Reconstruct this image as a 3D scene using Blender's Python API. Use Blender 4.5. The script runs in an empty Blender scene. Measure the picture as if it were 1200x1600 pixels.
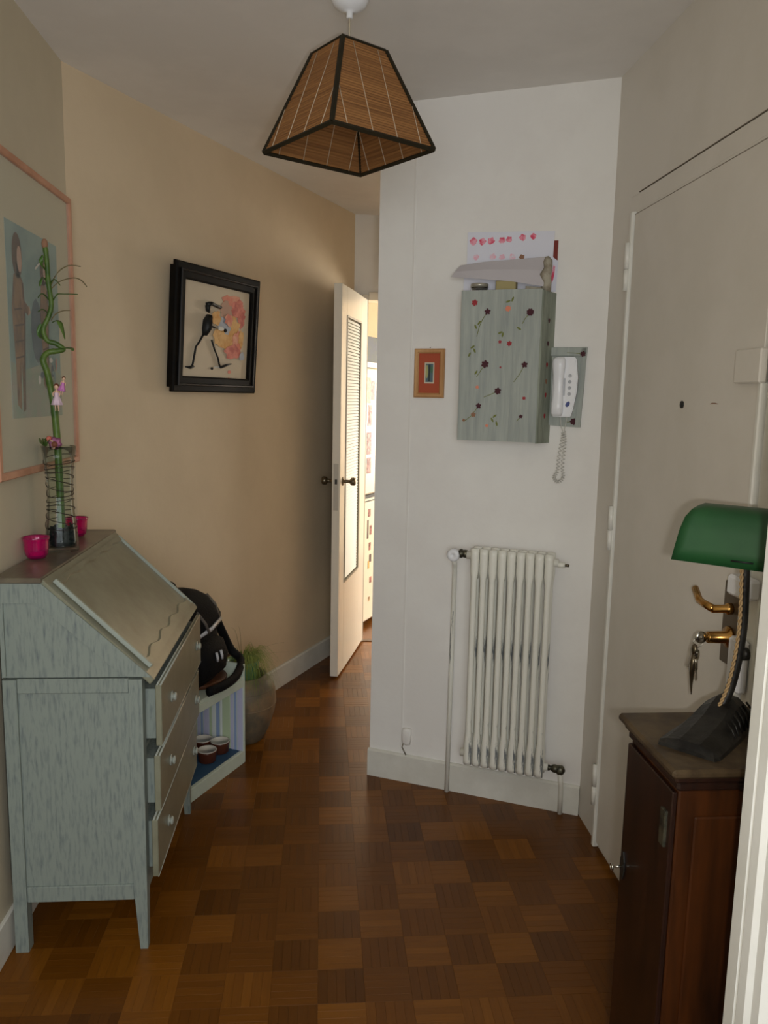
import bpy, math, random
from mathutils import Matrix, Vector
random.seed(7)
PI = math.pi
R = math.radians
S = bpy.context.scene
C = S.collection

# ------------------------------------------------------------------ camera
cam = bpy.data.cameras.new('camera'); co = bpy.data.objects.new('camera', cam); C.objects.link(co)
cam.sensor_fit = 'HORIZONTAL'; cam.sensor_width = 36; cam.lens = 36 * 1236.75 / 1200
pitch, roll, yaw, hcam = .1446, .0206, .0804, 1.4824
fw = Vector((math.sin(yaw)*math.cos(pitch), math.cos(yaw)*math.cos(pitch), -math.sin(pitch)))
rr = Vector((math.cos(yaw), -math.sin(yaw), 0)); uu = rr.cross(fw)
r2 = math.cos(roll)*rr + math.sin(roll)*uu; u2 = -math.sin(roll)*rr + math.cos(roll)*uu
M = Matrix((r2, u2, -fw)).transposed().to_4x4(); M.translation = (0, 0, hcam)
co.matrix_world = M; cam.clip_start = .02; S.camera = co

# ------------------------------------------------------------------ light
vs = S.view_settings; vs.view_transform = 'Standard'; vs.look = 'None'; vs.gamma = 1; vs.use_curve_mapping = False
vs.exposure = 0.15
w = bpy.data.worlds.new('world'); S.world = w; w.use_nodes = True
w.node_tree.nodes['Background'].inputs[0].default_value = (.75, .85, 1, 1)
w.node_tree.nodes['Background'].inputs[1].default_value = .12
def lamp(name, kind, loc, power, color, target=None, size=.1, size_y=None, rot=None):
    l = bpy.data.lights.new(name, kind); o = bpy.data.objects.new(name, l); C.objects.link(o)
    l.energy = power; l.color = color; o.location = loc
    if kind == 'AREA':
        l.size = size
        if size_y: l.shape = 'RECTANGLE'; l.size_y = size_y
    elif kind == 'POINT': l.shadow_soft_size = size
    if target is not None: o.rotation_euler = (Vector(target)-Vector(loc)).to_track_quat('-Z', 'Y').to_euler()
    return o
# the camera's own flash, a hand's breadth right of and below the lens
lamp('camera_flash', 'AREA', (.052, .0, 1.452), 8.5, (1, .97, .93), (.25, 2.6, 1.2), .03, .02)
# daylight of the room behind the camera
lamp('living_room_daylight', 'AREA', (-.1, -1.6, 1.55), 31, (.86, .93, 1), (.3, 2.5, 1.0), 1.6, 1.5)
# kitchen window, to the right behind the radiator wall
lamp('kitchen_window_daylight', 'AREA', (2.55, 6.0, 1.45), 105, (1, .92, .80), (.2, 4.5, 1.0), 1.3, 1.3)
lamp('kitchen_bulb', 'POINT', (1.2, 5.6, 2.2), 8, (1, .78, .5), size=.06)

# ------------------------------------------------------------------ materials
def mat(name, col, rough=.6, metal=0, col2=None, scale=8, stretch=(1,1,1), bump=0, bscale=None, trans=0, alpha=1, ior=1.45, lo=.4, hi=.6, spec=.5, coat=0):
    m = bpy.data.materials.new(name); m.use_nodes = True; nt = m.node_tree; b = nt.nodes['Principled BSDF']
    b.inputs['Base Color'].default_value = (*col, 1); b.inputs['Roughness'].default_value = rough
    b.inputs['Metallic'].default_value = metal; b.inputs['Transmission Weight'].default_value = trans
    b.inputs['IOR'].default_value = ior; b.inputs['Alpha'].default_value = alpha
    b.inputs['Specular IOR Level'].default_value = spec
    b.inputs['Coat Weight'].default_value = coat
    if col2 or bump:
        tc = nt.nodes.new('ShaderNodeTexCoord'); mp = nt.nodes.new('ShaderNodeMapping')
        nt.links.new(tc.outputs['Object'], mp.inputs[0]); mp.inputs['Scale'].default_value = stretch
    if col2:
        n = nt.nodes.new('ShaderNodeTexNoise'); n.inputs['Scale'].default_value = scale; n.inputs['Detail'].default_value = 6
        n.inputs['Roughness'].default_value = .62
        nt.links.new(mp.outputs[0], n.inputs['Vector'])
        r = nt.nodes.new('ShaderNodeValToRGB'); r.color_ramp.elements[0].position = lo; r.color_ramp.elements[1].position = hi
        r.color_ramp.elements[0].color = (*col, 1); r.color_ramp.elements[1].color = (*col2, 1)
        nt.links.new(n.outputs['Fac'], r.inputs[0]); nt.links.new(r.outputs[0], b.inputs['Base Color'])
    if bump:
        n2 = nt.nodes.new('ShaderNodeTexNoise'); n2.inputs['Scale'].default_value = bscale or scale; n2.inputs['Detail'].default_value = 4
        nt.links.new(mp.outputs[0], n2.inputs['Vector'])
        bp = nt.nodes.new('ShaderNodeBump'); bp.inputs['Strength'].default_value = bump; bp.inputs['Distance'].default_value = .004
        nt.links.new(n2.outputs['Fac'], bp.inputs['Height']); nt.links.new(bp.outputs[0], b.inputs['Normal'])
    return m
def c8(r, g, b):   # display colour -> linear
    f = lambda v: (v/255/12.92) if v <= 10 else ((v/255+.055)/1.055)**2.4
    return (f(r), f(g), f(b))
WHITE = mat('wall_paint_white', c8(240,237,231), .75, col2=c8(235,231,225), scale=3, bump=.12, bscale=60)
CREAM = mat('wall_paint_cream', c8(219,199,168), .75, col2=c8(214,194,163), scale=3, bump=.12, bscale=60)
LEFTP = mat('wall_paint_pale', c8(206,196,172), .75, col2=c8(201,191,167), scale=3, bump=.12, bscale=60)
CEIL = mat('ceiling_paint', c8(238,234,229), .85, col2=c8(232,228,223), scale=3, bump=.1, bscale=50)
GREIGE = mat('door_paint_greige', c8(226,220,210), .5, col2=c8(220,214,203), scale=3, bump=.05, bscale=40)
LINEG = mat('gap_line', c8(128,118,104), .7)
GLOSSW = mat('gloss_white_paint', c8(236,234,226), .28, col2=c8(228,226,216), scale=6)
BASEW = mat('skirting_paint', c8(226,224,214), .45, col2=c8(214,211,200), scale=5, bump=.06, bscale=30)
RADW = mat('radiator_paint', c8(238,236,224), .35, col2=c8(120,124,126), scale=26, stretch=(1,1,.10), lo=.635, hi=.66)
KDOORW = mat('kitchen_door_paint', c8(238,230,214), .22)
DESK = mat('desk_distressed_paint', c8(138,147,139), .55, col2=c8(88,98,104), scale=110, stretch=(1.2,1.2,.16), lo=.48, hi=.80, bump=.12, bscale=60)
DESKT = mat('desk_distressed_top_and_reflection', c8(140,140,120), .30, col2=c8(120,118,98), scale=9, stretch=(1,1,1), lo=.35, hi=.7, bump=.06, bscale=50)  # lid paint, also on the drawers for their brownish reflection
DESKIN = mat('desk_dark_gap', c8(60,58,50), .8)
KNOBM = mat('desk_knob_paint', c8(165,170,160), .25, coat=.4)
GLASS = mat('clear_glass', (1,1,1), .02, trans=1, ior=1.45)
def thin_glass(name, tint, gloss=.03, k=1.0):
    m = bpy.data.materials.new(name); m.use_nodes = True; nt = m.node_tree; nt.nodes.clear()
    o = nt.nodes.new('ShaderNodeOutputMaterial'); mx = nt.nodes.new('ShaderNodeMixShader'); tr = nt.nodes.new('ShaderNodeBsdfTransparent'); gl = nt.nodes.new('ShaderNodeBsdfGlossy')
    lw_ = nt.nodes.new('ShaderNodeLayerWeight'); lw_.inputs['Blend'].default_value = .25; mu = nt.nodes.new('ShaderNodeMath'); mu.operation = 'MULTIPLY'; mu.inputs[1].default_value = k
    tr.inputs[0].default_value = (*tint, 1); gl.inputs['Roughness'].default_value = gloss
    nt.links.new(lw_.outputs['Fresnel'], mu.inputs[0]); nt.links.new(mu.outputs[0], mx.inputs[0]); nt.links.new(tr.outputs[0], mx.inputs[1]); nt.links.new(gl.outputs[0], mx.inputs[2]); nt.links.new(mx.outputs[0], o.inputs[0])
    return m
VASEG = thin_glass('vase_glass', (.93,.96,.94), .02, .75)
THINGLASS = mat('picture_glass', (.95,1,.98), .03, alpha=.10, spec=.6)
WATER = mat('water', (.9,.98,.95), .02, trans=1, ior=1.33)
MAGENTA = mat('magenta_glass', c8(244,24,150), .06, trans=.8, ior=1.4, coat=.5)
WIRE = mat('dark_wire', c8(50,38,34), .45, .6)
GRAVEL = mat('dark_gravel', c8(12,18,20), .6, col2=c8(28,36,38), scale=90, spec=.3)
BAMBOO = mat('bamboo_green', c8(92,116,48), .45, col2=c8(58,86,32), scale=20)
LEAF = mat('leaf_green', c8(62,100,38), .45, col2=c8(90,120,50), scale=14)
DRYLEAF = mat('leaf_dry', c8(132,120,86), .6)
GRASSM = mat('grass_green', c8(104,128,44), .55, col2=c8(140,150,70), scale=14)
PINKC = mat('pink_cloth', c8(206,130,190), .7); PALEPINK = mat('pale_pink_cloth', c8(226,200,214), .7)
SKIN = mat('doll_skin', c8(228,188,160), .5); HAIRM = mat('doll_hair', c8(120,70,50), .7)
TANWOOD = mat('tan_wood', c8(208,156,128), .5, col2=c8(192,140,112), scale=10, stretch=(1,1,1), bump=.05)
PINE = mat('pine_wood', c8(206,160,110), .5, col2=c8(184,134,84), scale=14, stretch=(1,1,.2))
BLACKW = mat('black_lacquer', c8(13,12,10), .6, col2=c8(22,18,13), scale=12, spec=.12)
PAPERC = mat('cream_paper', c8(214,200,176), .8); MATB = mat('mat_board', c8(200,192,164), .8)
PAPERW = mat('white_paper', c8(226,226,236), .7); REDMAT = mat('red_mat', c8(176,82,54), .8)
RED = mat('deep_red', c8(120,36,22), .6)
PRINTBG = mat('print_teal', c8(146,170,164), .8, col2=c8(124,152,150), scale=7)
PRINTLOW = mat('print_sage', c8(150,166,146), .8, col2=c8(166,164,150), scale=16)
COAT = mat('print_coat', c8(150,116,84), .8, col2=c8(108,82,64), scale=30, stretch=(1,1,.5)); PFACE = mat('print_face', c8(196,160,140), .8)
PHAIR = mat('print_hair', c8(84,60,46), .8); PRED = mat('print_rose', c8(186,120,104), .8, col2=c8(160,150,140), scale=30)
PBLUE = mat('print_slate', c8(84,104,116), .8); PWHITE = mat('print_white', c8(224,222,214), .7)
INK = mat('ink_black', c8(22,24,24), .5); OCHRE = mat('paint_ochre', c8(206,146,60), .6, col2=c8(226,180,110), scale=24)
ROSE = mat('paint_rose', c8(214,116,92), .6, col2=c8(230,170,140), scale=24); SALMON = mat('paint_salmon', c8(222,130,112), .6, col2=c8(186,84,70), scale=30)
GREYB = mat('paint_greyblue', c8(170,178,190), .6)
SHADEW = mat('bamboo_blind', c8(158,110,62), .7, col2=c8(124,82,44), scale=20, stretch=(.15,.15,9), lo=.35, hi=.65, bump=.25, bscale=20)
SHADEF = mat('shade_frame', c8(40,34,20), .6, spec=.25); STRING = mat('shade_string', c8(196,176,150), .7)
PLASTW = mat('white_plastic', c8(236,236,238), .3); PLASTG = mat('grey_plastic', c8(186,188,192), .4); BLUED = mat('blue_badge', c8(62,72,132), .5)
BOXP = mat('painted_paper', c8(178,183,174), .75, col2=c8(146,152,148), scale=12, stretch=(5,5,.35), lo=.3, hi=.75, bump=.35, bscale=26)
FDARK = mat('pressed_flower_dark', c8(74,34,42), .8); FRED = mat('pressed_flower_red', c8(160,52,58), .8); FPINK = mat('pressed_flower_pink', c8(226,140,110), .8)
FGREEN = mat('pressed_leaf', c8(116,122,60), .8); FTAN = mat('pressed_tan', c8(150,110,84), .8)
STAMP = mat('stamp_pink', c8(222,72,102), .7, col2=c8(240,170,186), scale=60, lo=.42, hi=.6); STAMPP = mat('stamp_pale', c8(238,180,194), .7, col2=c8(228,222,232), scale=50)
GREYD = mat('paper_greyed', c8(196,190,192), .8)
JARG = mat('jar_metal', c8(176,170,156), .35, .5); STONEM = mat('stone_beige', c8(176,168,150), .8, col2=c8(140,130,112), scale=30, bump=.5)
WOODO = mat('olive_wood', c8(166,152,104), .6); BRASS = mat('brass', c8(184,140,78), .25, 1); STEEL = mat('steel', c8(190,186,176), .25, 1)
PEWTER = mat('pewter', c8(120,110,92), .35, 1); PLATE = mat('bronze_plate', c8(112,100,84), .4, .6)
VALVE = mat('valve_bronze', c8(104,100,82), .4, .7, col2=c8(60,60,52), scale=40)
GREENM = mat('green_enamel', c8(28,78,38), .55, col2=c8(24,72,36), scale=12, coat=.15)
BLACKI = mat('black_iron', c8(44,42,38), .42, .3, col2=c8(24,22,20), scale=24, bump=.4, bscale=60)
CORDT = mat('twisted_cord', c8(176,146,104), .7)
MAHOG = mat('mahogany', c8(74,36,8), .38, col2=c8(34,15,3), scale=7, stretch=(3,3,.35), lo=.35, hi=.65, coat=.25)
MAHOGD = mat('mahogany_dark', c8(42,20,10), .4, col2=c8(26,12,6), scale=9, stretch=(3,3,.4), coat=.2)
MAHTOP = mat('dark_worn_top', c8(60,46,30), .42, col2=c8(84,68,46), scale=22, bump=.3, bscale=40)
BAG = mat('black_nylon', c8(15,15,16), .75, spec=.2, bump=.6, bscale=160); BAGG = mat('grey_webbing', c8(96,90,84), .6); REFL = mat('reflective_strip', c8(196,196,200), .3)
BROWNL = mat('brown_wood_dark', c8(96,54,28), .5, col2=c8(70,38,20), scale=12)
CUBBYW = mat('cubby_white', c8(206,216,200), .5, col2=c8(196,206,190), scale=8); CUBBYB = mat('cubby_blue', c8(52,84,112), .6)
STB = mat('stripe_blue', c8(150,170,206), .7); STG = mat('stripe_green', c8(190,206,170), .7); STL = mat('stripe_lilac', c8(196,196,222), .7); STW = mat('stripe_white', c8(224,230,226), .7)
RAMK = mat('ramekin_brown', c8(84,42,26), .3); RAMW = mat('ramekin_glaze', c8(226,218,204), .25)
POTM = mat('stoneware', c8(136,112,84), .5, col2=c8(100,92,76), scale=9, bump=.25, bscale=30); TEAL = mat('teal_glaze', c8(64,134,110), .3)
FRIDGE = mat('fridge_white', c8(236,222,200), .25); DARKG = mat('dark_gap', c8(30,28,26), .5)
PH1 = mat('photo_rose', c8(190,130,120), .5, col2=c8(110,66,60), scale=50); PH2 = mat('photo_tan', c8(206,180,140), .5, col2=c8(150,120,90), scale=40); PH3 = mat('photo_dark', c8(90,70,66), .5)
PAINTG = mat('canvas_blue_green', c8(14,26,44), .6, col2=c8(26,38,18), scale=11, lo=.42, hi=.58)
SLATM = mat('blind_slat_white', c8(236,236,226), .5); SLATD = mat('blind_backing', c8(176,162,130), .5)
BEADGY = mat('glass_bead_grey', c8(124,118,104), .4)
# parquet: tone comes from a per-face attribute (each slat of oak has its own colour)
PARQ = bpy.data.materials.new('oak_parquet'); PARQ.use_nodes = True
nt = PARQ.node_tree; b = nt.nodes['Principled BSDF']; b.inputs['Roughness'].default_value = .30; b.inputs['Specular IOR Level'].default_value = .26
at = nt.nodes.new('ShaderNodeAttribute'); at.attribute_name = 'tone'
tc = nt.nodes.new('ShaderNodeTexCoord'); mp = nt.nodes.new('ShaderNodeMapping'); nt.links.new(tc.outputs['Object'], mp.inputs[0]); mp.inputs['Scale'].default_value = (7, 90, 30)
nz = nt.nodes.new('ShaderNodeTexNoise'); nz.inputs['Scale'].default_value = 1.6; nz.inputs['Detail'].default_value = 5; nt.links.new(mp.outputs[0], nz.inputs['Vector'])
rp = nt.nodes.new('ShaderNodeValToRGB'); rp.color_ramp.elements[0].color = (*c8(68,37,3), 1); rp.color_ramp.elements[1].color = (*c8(146,92,28), 1)
e = rp.color_ramp.elements.new(.5); e.color = (*c8(106,62,11), 1)
ma = nt.nodes.new('ShaderNodeMath'); ma.operation = 'MULTIPLY_ADD'; ma.inputs[1].default_value = .32; nt.links.new(nz.outputs['Fac'], ma.inputs[0])
sb = nt.nodes.new('ShaderNodeMath'); sb.operation = 'SUBTRACT'; sb.inputs[1].default_value = .16; nt.links.new(at.outputs['Fac'], sb.inputs[0])
nt.links.new(sb.outputs[0], ma.inputs[2]); nt.links.new(ma.outputs[0], rp.inputs[0]); nt.links.new(rp.outputs[0], b.inputs['Base Color'])

# ------------------------------------------------------------------ mesh helpers
class MB:
    def __init__(s): s.v = []; s.f = []; s.m = []; s.sm = []; s.mats = []; s.T = Matrix()
    def mi(s, m):
        if m is None: return 0
        if m not in s.mats: s.mats.append(m)
        return s.mats.index(m)
    def add(s, vs, fs, m=None, smooth=False):
        n = len(s.v); s.v += [tuple(s.T @ Vector(v)) for v in vs]; k = s.mi(m)
        for f in fs: s.f.append(tuple(i+n for i in f)); s.m.append(k); s.sm.append(smooth)
        return s
    def box(s, x0, x1, y0, y1, z0, z1, m=None, ch=0):
        if x0 > x1: x0, x1 = x1, x0
        if y0 > y1: y0, y1 = y1, y0
        if z0 > z1: z0, z1 = z1, z0
        if ch <= 0:
            vs = [(x, y, z) for z in (z0, z1) for x, y in ((x0,y0),(x1,y0),(x1,y1),(x0,y1))]
            return s.add(vs, [(3,2,1,0),(4,5,6,7),(0,1,5,4),(1,2,6,5),(2,3,7,6),(3,0,4,7)], m)
        c = min(ch, (x1-x0)*.45, (y1-y0)*.45, (z1-z0)*.45)
        vs = []; idx = {}
        for sx in (0,1):
            for sy in (0,1):
                for sz in (0,1):
                    X = (x0, x1)[sx]; Y = (y0, y1)[sy]; Z = (z0, z1)[sz]
                    ix = X + (c if sx == 0 else -c); iy = Y + (c if sy == 0 else -c); iz = Z + (c if sz == 0 else -c)
                    for ax, p in (('x', (X, iy, iz)), ('y', (ix, Y, iz)), ('z', (ix, iy, Z))):
                        idx[(sx, sy, sz, ax)] = len(vs); vs.append(p)
        I = lambda a, b_, c_, ax: idx[(a, b_, c_, ax)]
        fs = []
        for k in (0,1):
            q = [I(k,0,0,'x'), I(k,1,0,'x'), I(k,1,1,'x'), I(k,0,1,'x')]; fs.append(q if k else q[::-1])
            q = [I(0,k,0,'y'), I(0,k,1,'y'), I(1,k,1,'y'), I(1,k,0,'y')]; fs.append(q if k else q[::-1])
            q = [I(0,0,k,'z'), I(1,0,k,'z'), I(1,1,k,'z'), I(0,1,k,'z')]; fs.append(q if k else q[::-1])
        for a in (0,1):
            for b_ in (0,1):
                for q, fl in (([I(a,b_,0,'x'), I(a,b_,1,'x'), I(a,b_,1,'y'), I(a,b_,0,'y')], a == b_),
                              ([I(a,0,b_,'x'), I(a,0,b_,'z'), I(a,1,b_,'z'), I(a,1,b_,'x')], a == b_),
                              ([I(0,a,b_,'y'), I(1,a,b_,'y'), I(1,a,b_,'z'), I(0,a,b_,'z')], a == b_)):
                    fs.append(q)
                for c_ in (0,1): pass
        for a in (0,1):
            for b_ in (0,1):
                for c_ in (0,1): fs.append([I(a,b_,c_,'x'), I(a,b_,c_,'y'), I(a,b_,c_,'z')])
        return s.add(vs, fs, m)
    def prism(s, pts, a, b_, axis='y', m=None):
        """extrude a 2D polygon (pts) from a to b_ along axis; pts are (x,z) for y, (y,z) for x, (x,y) for z"""
        def P(p, t): return {'y': (p[0], t, p[1]), 'x': (t, p[0], p[1]), 'z': (p[0], p[1], t)}[axis]
        n = len(pts); vs = [P(p, a) for p in pts] + [P(p, b_) for p in pts]
        fs = [tuple(range(n))[::-1], tuple(range(n, 2*n))] + [(i, (i+1) % n, (i+1) % n + n, i+n) for i in range(n)]
        return s.add(vs, fs, m)
    def lathe(s, prof, seg=24, m=None, cx=0, cy=0, smooth=True, flute=0, nf=12, cap=True):
        vs = []
        for r, z in prof:
            for i in range(seg):
                a = 2*PI*i/seg; q = r*(1+flute*math.cos(nf*a)); vs.append((cx+q*math.cos(a), cy+q*math.sin(a), z))
        fs = []
        for j in range(len(prof)-1):
            for i in range(seg):
                k = (i+1) % seg; fs.append((j*seg+i, j*seg+k, (j+1)*seg+k, (j+1)*seg+i))
        if cap:
            fs.append(tuple(range(seg))[::-1]); n = (len(prof)-1)*seg; fs.append(tuple(range(n, n+seg)))
        return s.add(vs, fs, m, smooth)
    def tube(s, pts, rad, seg=8, m=None, smooth=True, flat=1.0):
        pts = [Vector(p) for p in pts]; n = len(pts); rads = rad if isinstance(rad, (list, tuple)) else [rad]*n
        vs = []; up = None
        for i, p in enumerate(pts):
            t = (pts[min(i+1, n-1)] - pts[max(i-1, 0)]).normalized()
            if up is None: up = Vector((0,0,1)) if abs(t.z) < .9 else Vector((1,0,0))
            x = t.cross(up).normalized(); y = x.cross(t).normalized(); up = y
            for k in range(seg):
                a = 2*PI*k/seg; vs.append(tuple(p + x*math.cos(a)*rads[i] + y*math.sin(a)*rads[i]*flat))
        fs = [(i*seg+k, i*seg+(k+1) % seg, (i+1)*seg+(k+1) % seg, (i+1)*seg+k) for i in range(n-1) for k in range(seg)]
        fs += [tuple(range(seg))[::-1], tuple(range((n-1)*seg, n*seg))]
        return s.add(vs, fs, m, smooth)
    def ball(s, c, r, m=None, seg=12, ring=8, sc=(1,1,1)):
        vs = [(c[0], c[1], c[2]-r*sc[2])]; fs = []
        for j in range(1, ring):
            a = PI*j/ring
            for i in range(seg):
                b_ = 2*PI*i/seg; vs.append((c[0]+r*sc[0]*math.sin(a)*math.cos(b_), c[1]+r*sc[1]*math.sin(a)*math.sin(b_), c[2]-r*sc[2]*math.cos(a)))
        vs.append((c[0], c[1], c[2]+r*sc[2])); L = len(vs)-1
        for i in range(seg):
            k = (i+1) % seg; fs.append((0, 1+k, 1+i)); fs.append((L, L-seg+i, L-seg+k))
            for j in range(ring-2): fs.append((1+j*seg+i, 1+j*seg+k, 1+(j+1)*seg+k, 1+(j+1)*seg+i))
        return s.add(vs, fs, m, True)
    def loft(s, rings, m=None, smooth=True, closed=True, cap=True):
        n = len(rings[0]); vs = [p for r in rings for p in r]; fs = []
        for j in range(len(rings)-1):
            for i in range(n if closed else n-1):
                k = (i+1) % n; fs.append((j*n+i, j*n+k, (j+1)*n+k, (j+1)*n+i))
        if cap: fs += [tuple(range(n))[::-1], tuple(range((len(rings)-1)*n, len(rings)*n))]
        return s.add(vs, fs, m, smooth)
    def build(s, name, m=None, parent=None, loc=None, rotz=0, rot=None, tone=None):
        me = bpy.data.meshes.new(name); me.from_pydata(s.v, [], s.f)
        if m is not None:
            if not s.mats: s.mats = [m]
        for k in s.mats: me.materials.append(k)
        me.polygons.foreach_set('material_index', s.m); me.polygons.foreach_set('use_smooth', s.sm)
        if tone is not None:
            a = me.attributes.new('tone', 'FLOAT', 'FACE'); a.data.foreach_set('value', tone)
        import bmesh
        bm = bmesh.new(); bm.from_mesh(me); bmesh.ops.recalc_face_normals(bm, faces=bm.faces); bm.to_mesh(me); bm.free()
        me.update()
        o = bpy.data.objects.new(name, me); C.objects.link(o)
        if loc is not None: o.location = loc
        o.rotation_euler = rot if rot else (0, 0, rotz)
        if parent is not None: o.parent = parent
        return o
def tag(o, label=None, cat=None, group=None, kind=None):
    if label: o['label'] = label
    if cat: o['category'] = cat
    if group: o['group'] = group
    if kind: o['kind'] = kind
    return o
def thing(name, label, cat, loc=(0,0,0), rotz=0, group=None, rot=None):
    o = bpy.data.objects.new(name, None); C.objects.link(o); o.location = loc
    o.rotation_euler = rot if rot else (0, 0, rotz); o.empty_display_size = .05
    return tag(o, label, cat, group)
def struct(name, mb, m=None, label=None, **k):
    o = mb.build(name, m, **k); o['kind'] = 'structure'
    if label: o['label'] = label; o['category'] = 'door' if name.startswith('door') else ('floor' if name == 'floor' else ('ceiling' if name == 'ceiling' else ('skirting' if name.startswith('base') else ('trim' if name.startswith('trim') else 'wall'))))
    return o
def copy_tree(o, parent=None):
    c = o.copy(); C.objects.link(c)
    if parent is not None: c.parent = parent
    for ch in list(o.children): copy_tree(ch, c)
    return c

# ------------------------------------------------------------------ room measures (metres)
H = 2.5; XL, XR = -.8216, .9391
A = Vector((XL, 2.7231)); Cc = Vector((XR, 2.6161)); D = Vector((.2008, 2.9572)); E_ = Vector((.1789, 4.6731))
bdir = (E_-A).normalized(); bn = Vector((bdir.y, -bdir.x)); ROTB = math.atan2(bdir.y, bdir.x)
ddir = (Cc-D).normalized(); dn = Vector((ddir.y, -ddir.x)); ROTD = math.atan2(ddir.y, ddir.x)
def onB(s, z, off=0): p = A + bdir*s + bn*off; return (p.x, p.y, z)
def onD(s, z, off=0): p = D + ddir*s + dn*off; return (p.x, p.y, z)
ROTL, ROTR = PI/2, -PI/2       # local x runs along the wall, local -y points into the room
ZB = .1094

# ------------------------------------------------------------------ structure
struct('ceiling', MB().box(-1.7, 3.2, -2.0, 8.0, H, H+.1), CEIL, 'plain off-white ceiling over the hall')
struct('wall_left', MB().box(XL-.12, XL, -2.0, 2.7231, 0, H), LEFTP, 'pale left wall behind the painted desk and large picture')
mb = MB(); p2 = E_ + bdir*.05
mb.prism([tuple(A), tuple(E_), tuple(E_-bn*.12), tuple(A-bn*.12)], 0, H, 'z')
struct('wall_left_rear', mb, CREAM, 'long peach cream wall running back to the kitchen door, with the black framed picture')
mb = MB(); D2 = D + bdir*1.93
mb.prism([tuple(D), tuple(Cc), (1.25, 2.6161), (1.25, D2.y), tuple(D2)], 0, H, 'z')
struct('wall_center', mb, WHITE, 'white wall that carries the radiator and the intercom')
struct('wall_right', MB().box(XR, XR+.12, -2.0, 2.6161, 0, H), GREIGE, 'greige right wall around the front door')
mb = MB(); KY = 4.6731
mb.box(.12, .26, KY, KY+.1, 0, H); mb.box(.26, .99, KY, KY+.1, 2.06, H); mb.box(.99, 1.25, KY, KY+.1, 0, H)
struct('wall_rear', mb, WHITE, 'white wall strip above and beside the kitchen doorway')
struct('wall_back', MB().box(XL-.12, XR+.12, -2.1, -2.0, 0, H), WHITE)
struct('wall_kitchen_left', MB().box(-1.6, -1.5, KY, 8, 0, H), WHITE)
struct('wall_kitchen_near', MB().box(-1.6, .12, KY+.02, KY+.1, 0, H), WHITE)
struct('wall_kitchen_side', MB().box(1.25, 3.1, KY, KY+.1, 0, H), WHITE)
struct('wall_kitchen_right', MB().box(3.0, 3.1, KY, 8, 0, H), WHITE)
struct('wall_kitchen_far', MB().box(-1.6, 3.1, 7.0, 7.1, 0, H), CREAM, 'kitchen far wall glimpsed above the refrigerator')
# near door frame at the right edge: moulded profile
mb = MB()
prof = [(.595,1.0),(.595,.976),(.600,.975),(.600,.971),(.5955,.970),(.5965,.953),(.603,.946),(.604,.930),(.64,.930),(1.04,.930),(1.04,1.0)]
mb.prism(prof, 0, H, 'z')
struct('trim_1', mb, GLOSSW, 'white moulded door frame edge cutting off the right side of the picture')

# floor: slab under single parquet squares, each of five oak slats
floor = struct('floor', MB().box(-1.7, 3.2, -2.0, 8.0, -.08, -.006), mat('floor_bed', c8(60,32,16), .8), 'brown basket-weave oak parquet floor')
T = .118
def tile_geo(mb, tones, cx, cy, turn, base, seedr, z=0):
    n = 5; w_ = T/n; g = .00012
    for k in range(n):
        a0, a1 = -T/2+g, T/2-g; b0, b1 = -T/2+k*w_+g, -T/2+(k+1)*w_-g
        h = z + seedr.uniform(-.0002, 0)
        t = min(1, max(0, base + seedr.uniform(-.06, .06)))
        c = .00022
        if turn: X0, X1, Y0, Y1 = b0, b1, a0, a1
        else: X0, X1, Y0, Y1 = a0, a1, b0, b1
        vs = [(cx+X0, cy+Y0, h-.006), (cx+X1, cy+Y0, h-.006), (cx+X1, cy+Y1, h-.006), (cx+X0, cy+Y1, h-.006),
              (cx+X0, cy+Y0, h-c), (cx+X1, cy+Y0, h-c), (cx+X1, cy+Y1, h-c), (cx+X0, cy+Y1, h-c),
              (cx+X0+c, cy+Y0+c, h), (cx+X1-c, cy+Y0+c, h), (cx+X1-c, cy+Y1-c, h), (cx+X0+c, cy+Y1-c, h)]
        fs = [(8,9,10,11)] + [(4+i, 4+(i+1) % 4, 8+(i+1) % 4, 8+i) for i in range(4)] + [(i, (i+1) % 4, 4+(i+1) % 4, 4+i) for i in range(4)]
        mb.add(vs, fs); tones += [t]*len(fs)
def mesh_of(mb, tones, name):
    o = mb.build(name, PARQ, tone=tones); me = o.data; bpy.data.objects.remove(o); return me
rs = random.Random(3)
protos = []
for k in range(26):
    mb = MB(); tn = []; tile_geo(mb, tn, 0, 0, False, rs.uniform(.22, .5) if k % 2 else rs.uniform(.38, .72), rs); protos.append(mesh_of(mb, tn, 'parquet_tile'))
cells = []
x_off, y_off = .003, 1.64
import bisect
def block(x, y):     # inside the white block or outside the floor we see
    if x < XL-.02 or x > XR+.06: return True if y < 4.5 else not (-1.0 < x < 1.5)
    P = Vector((x, y)); 
    if y > 2.5 and y < KY and (P-A).dot(bn) < -.07: return True
    if y > 2.55 and y < KY and (P-D).dot(dn) < -.08 and (P-D).dot(bn) > .07: return True
    return False
i0, i1 = -10, 13
for j in range(-2, 45):
    for i in range(i0, i1):
        cx = x_off + (i+.5)*T; cy = y_off + (j+.5)*T
        if not block(cx, cy): cells.append((cx, cy, (i+j) % 2))
def inview(cx, cy):
    d = Vector((cx, cy, 0)) - Vector((0, 0, hcam)); zc = d.dot(fw)
    X = 600 + 1236.75*d.dot(r2)/zc; Y = 800 - 1236.75*d.dot(u2)/zc
    return -40 < X < 1240 and Y < 1680
vis = [c for c in cells if inview(c[0], c[1])]
vis.sort(key=lambda c: c[1])
def hidden_by_desk(c): return False
near = set(vis[:300])
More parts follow.
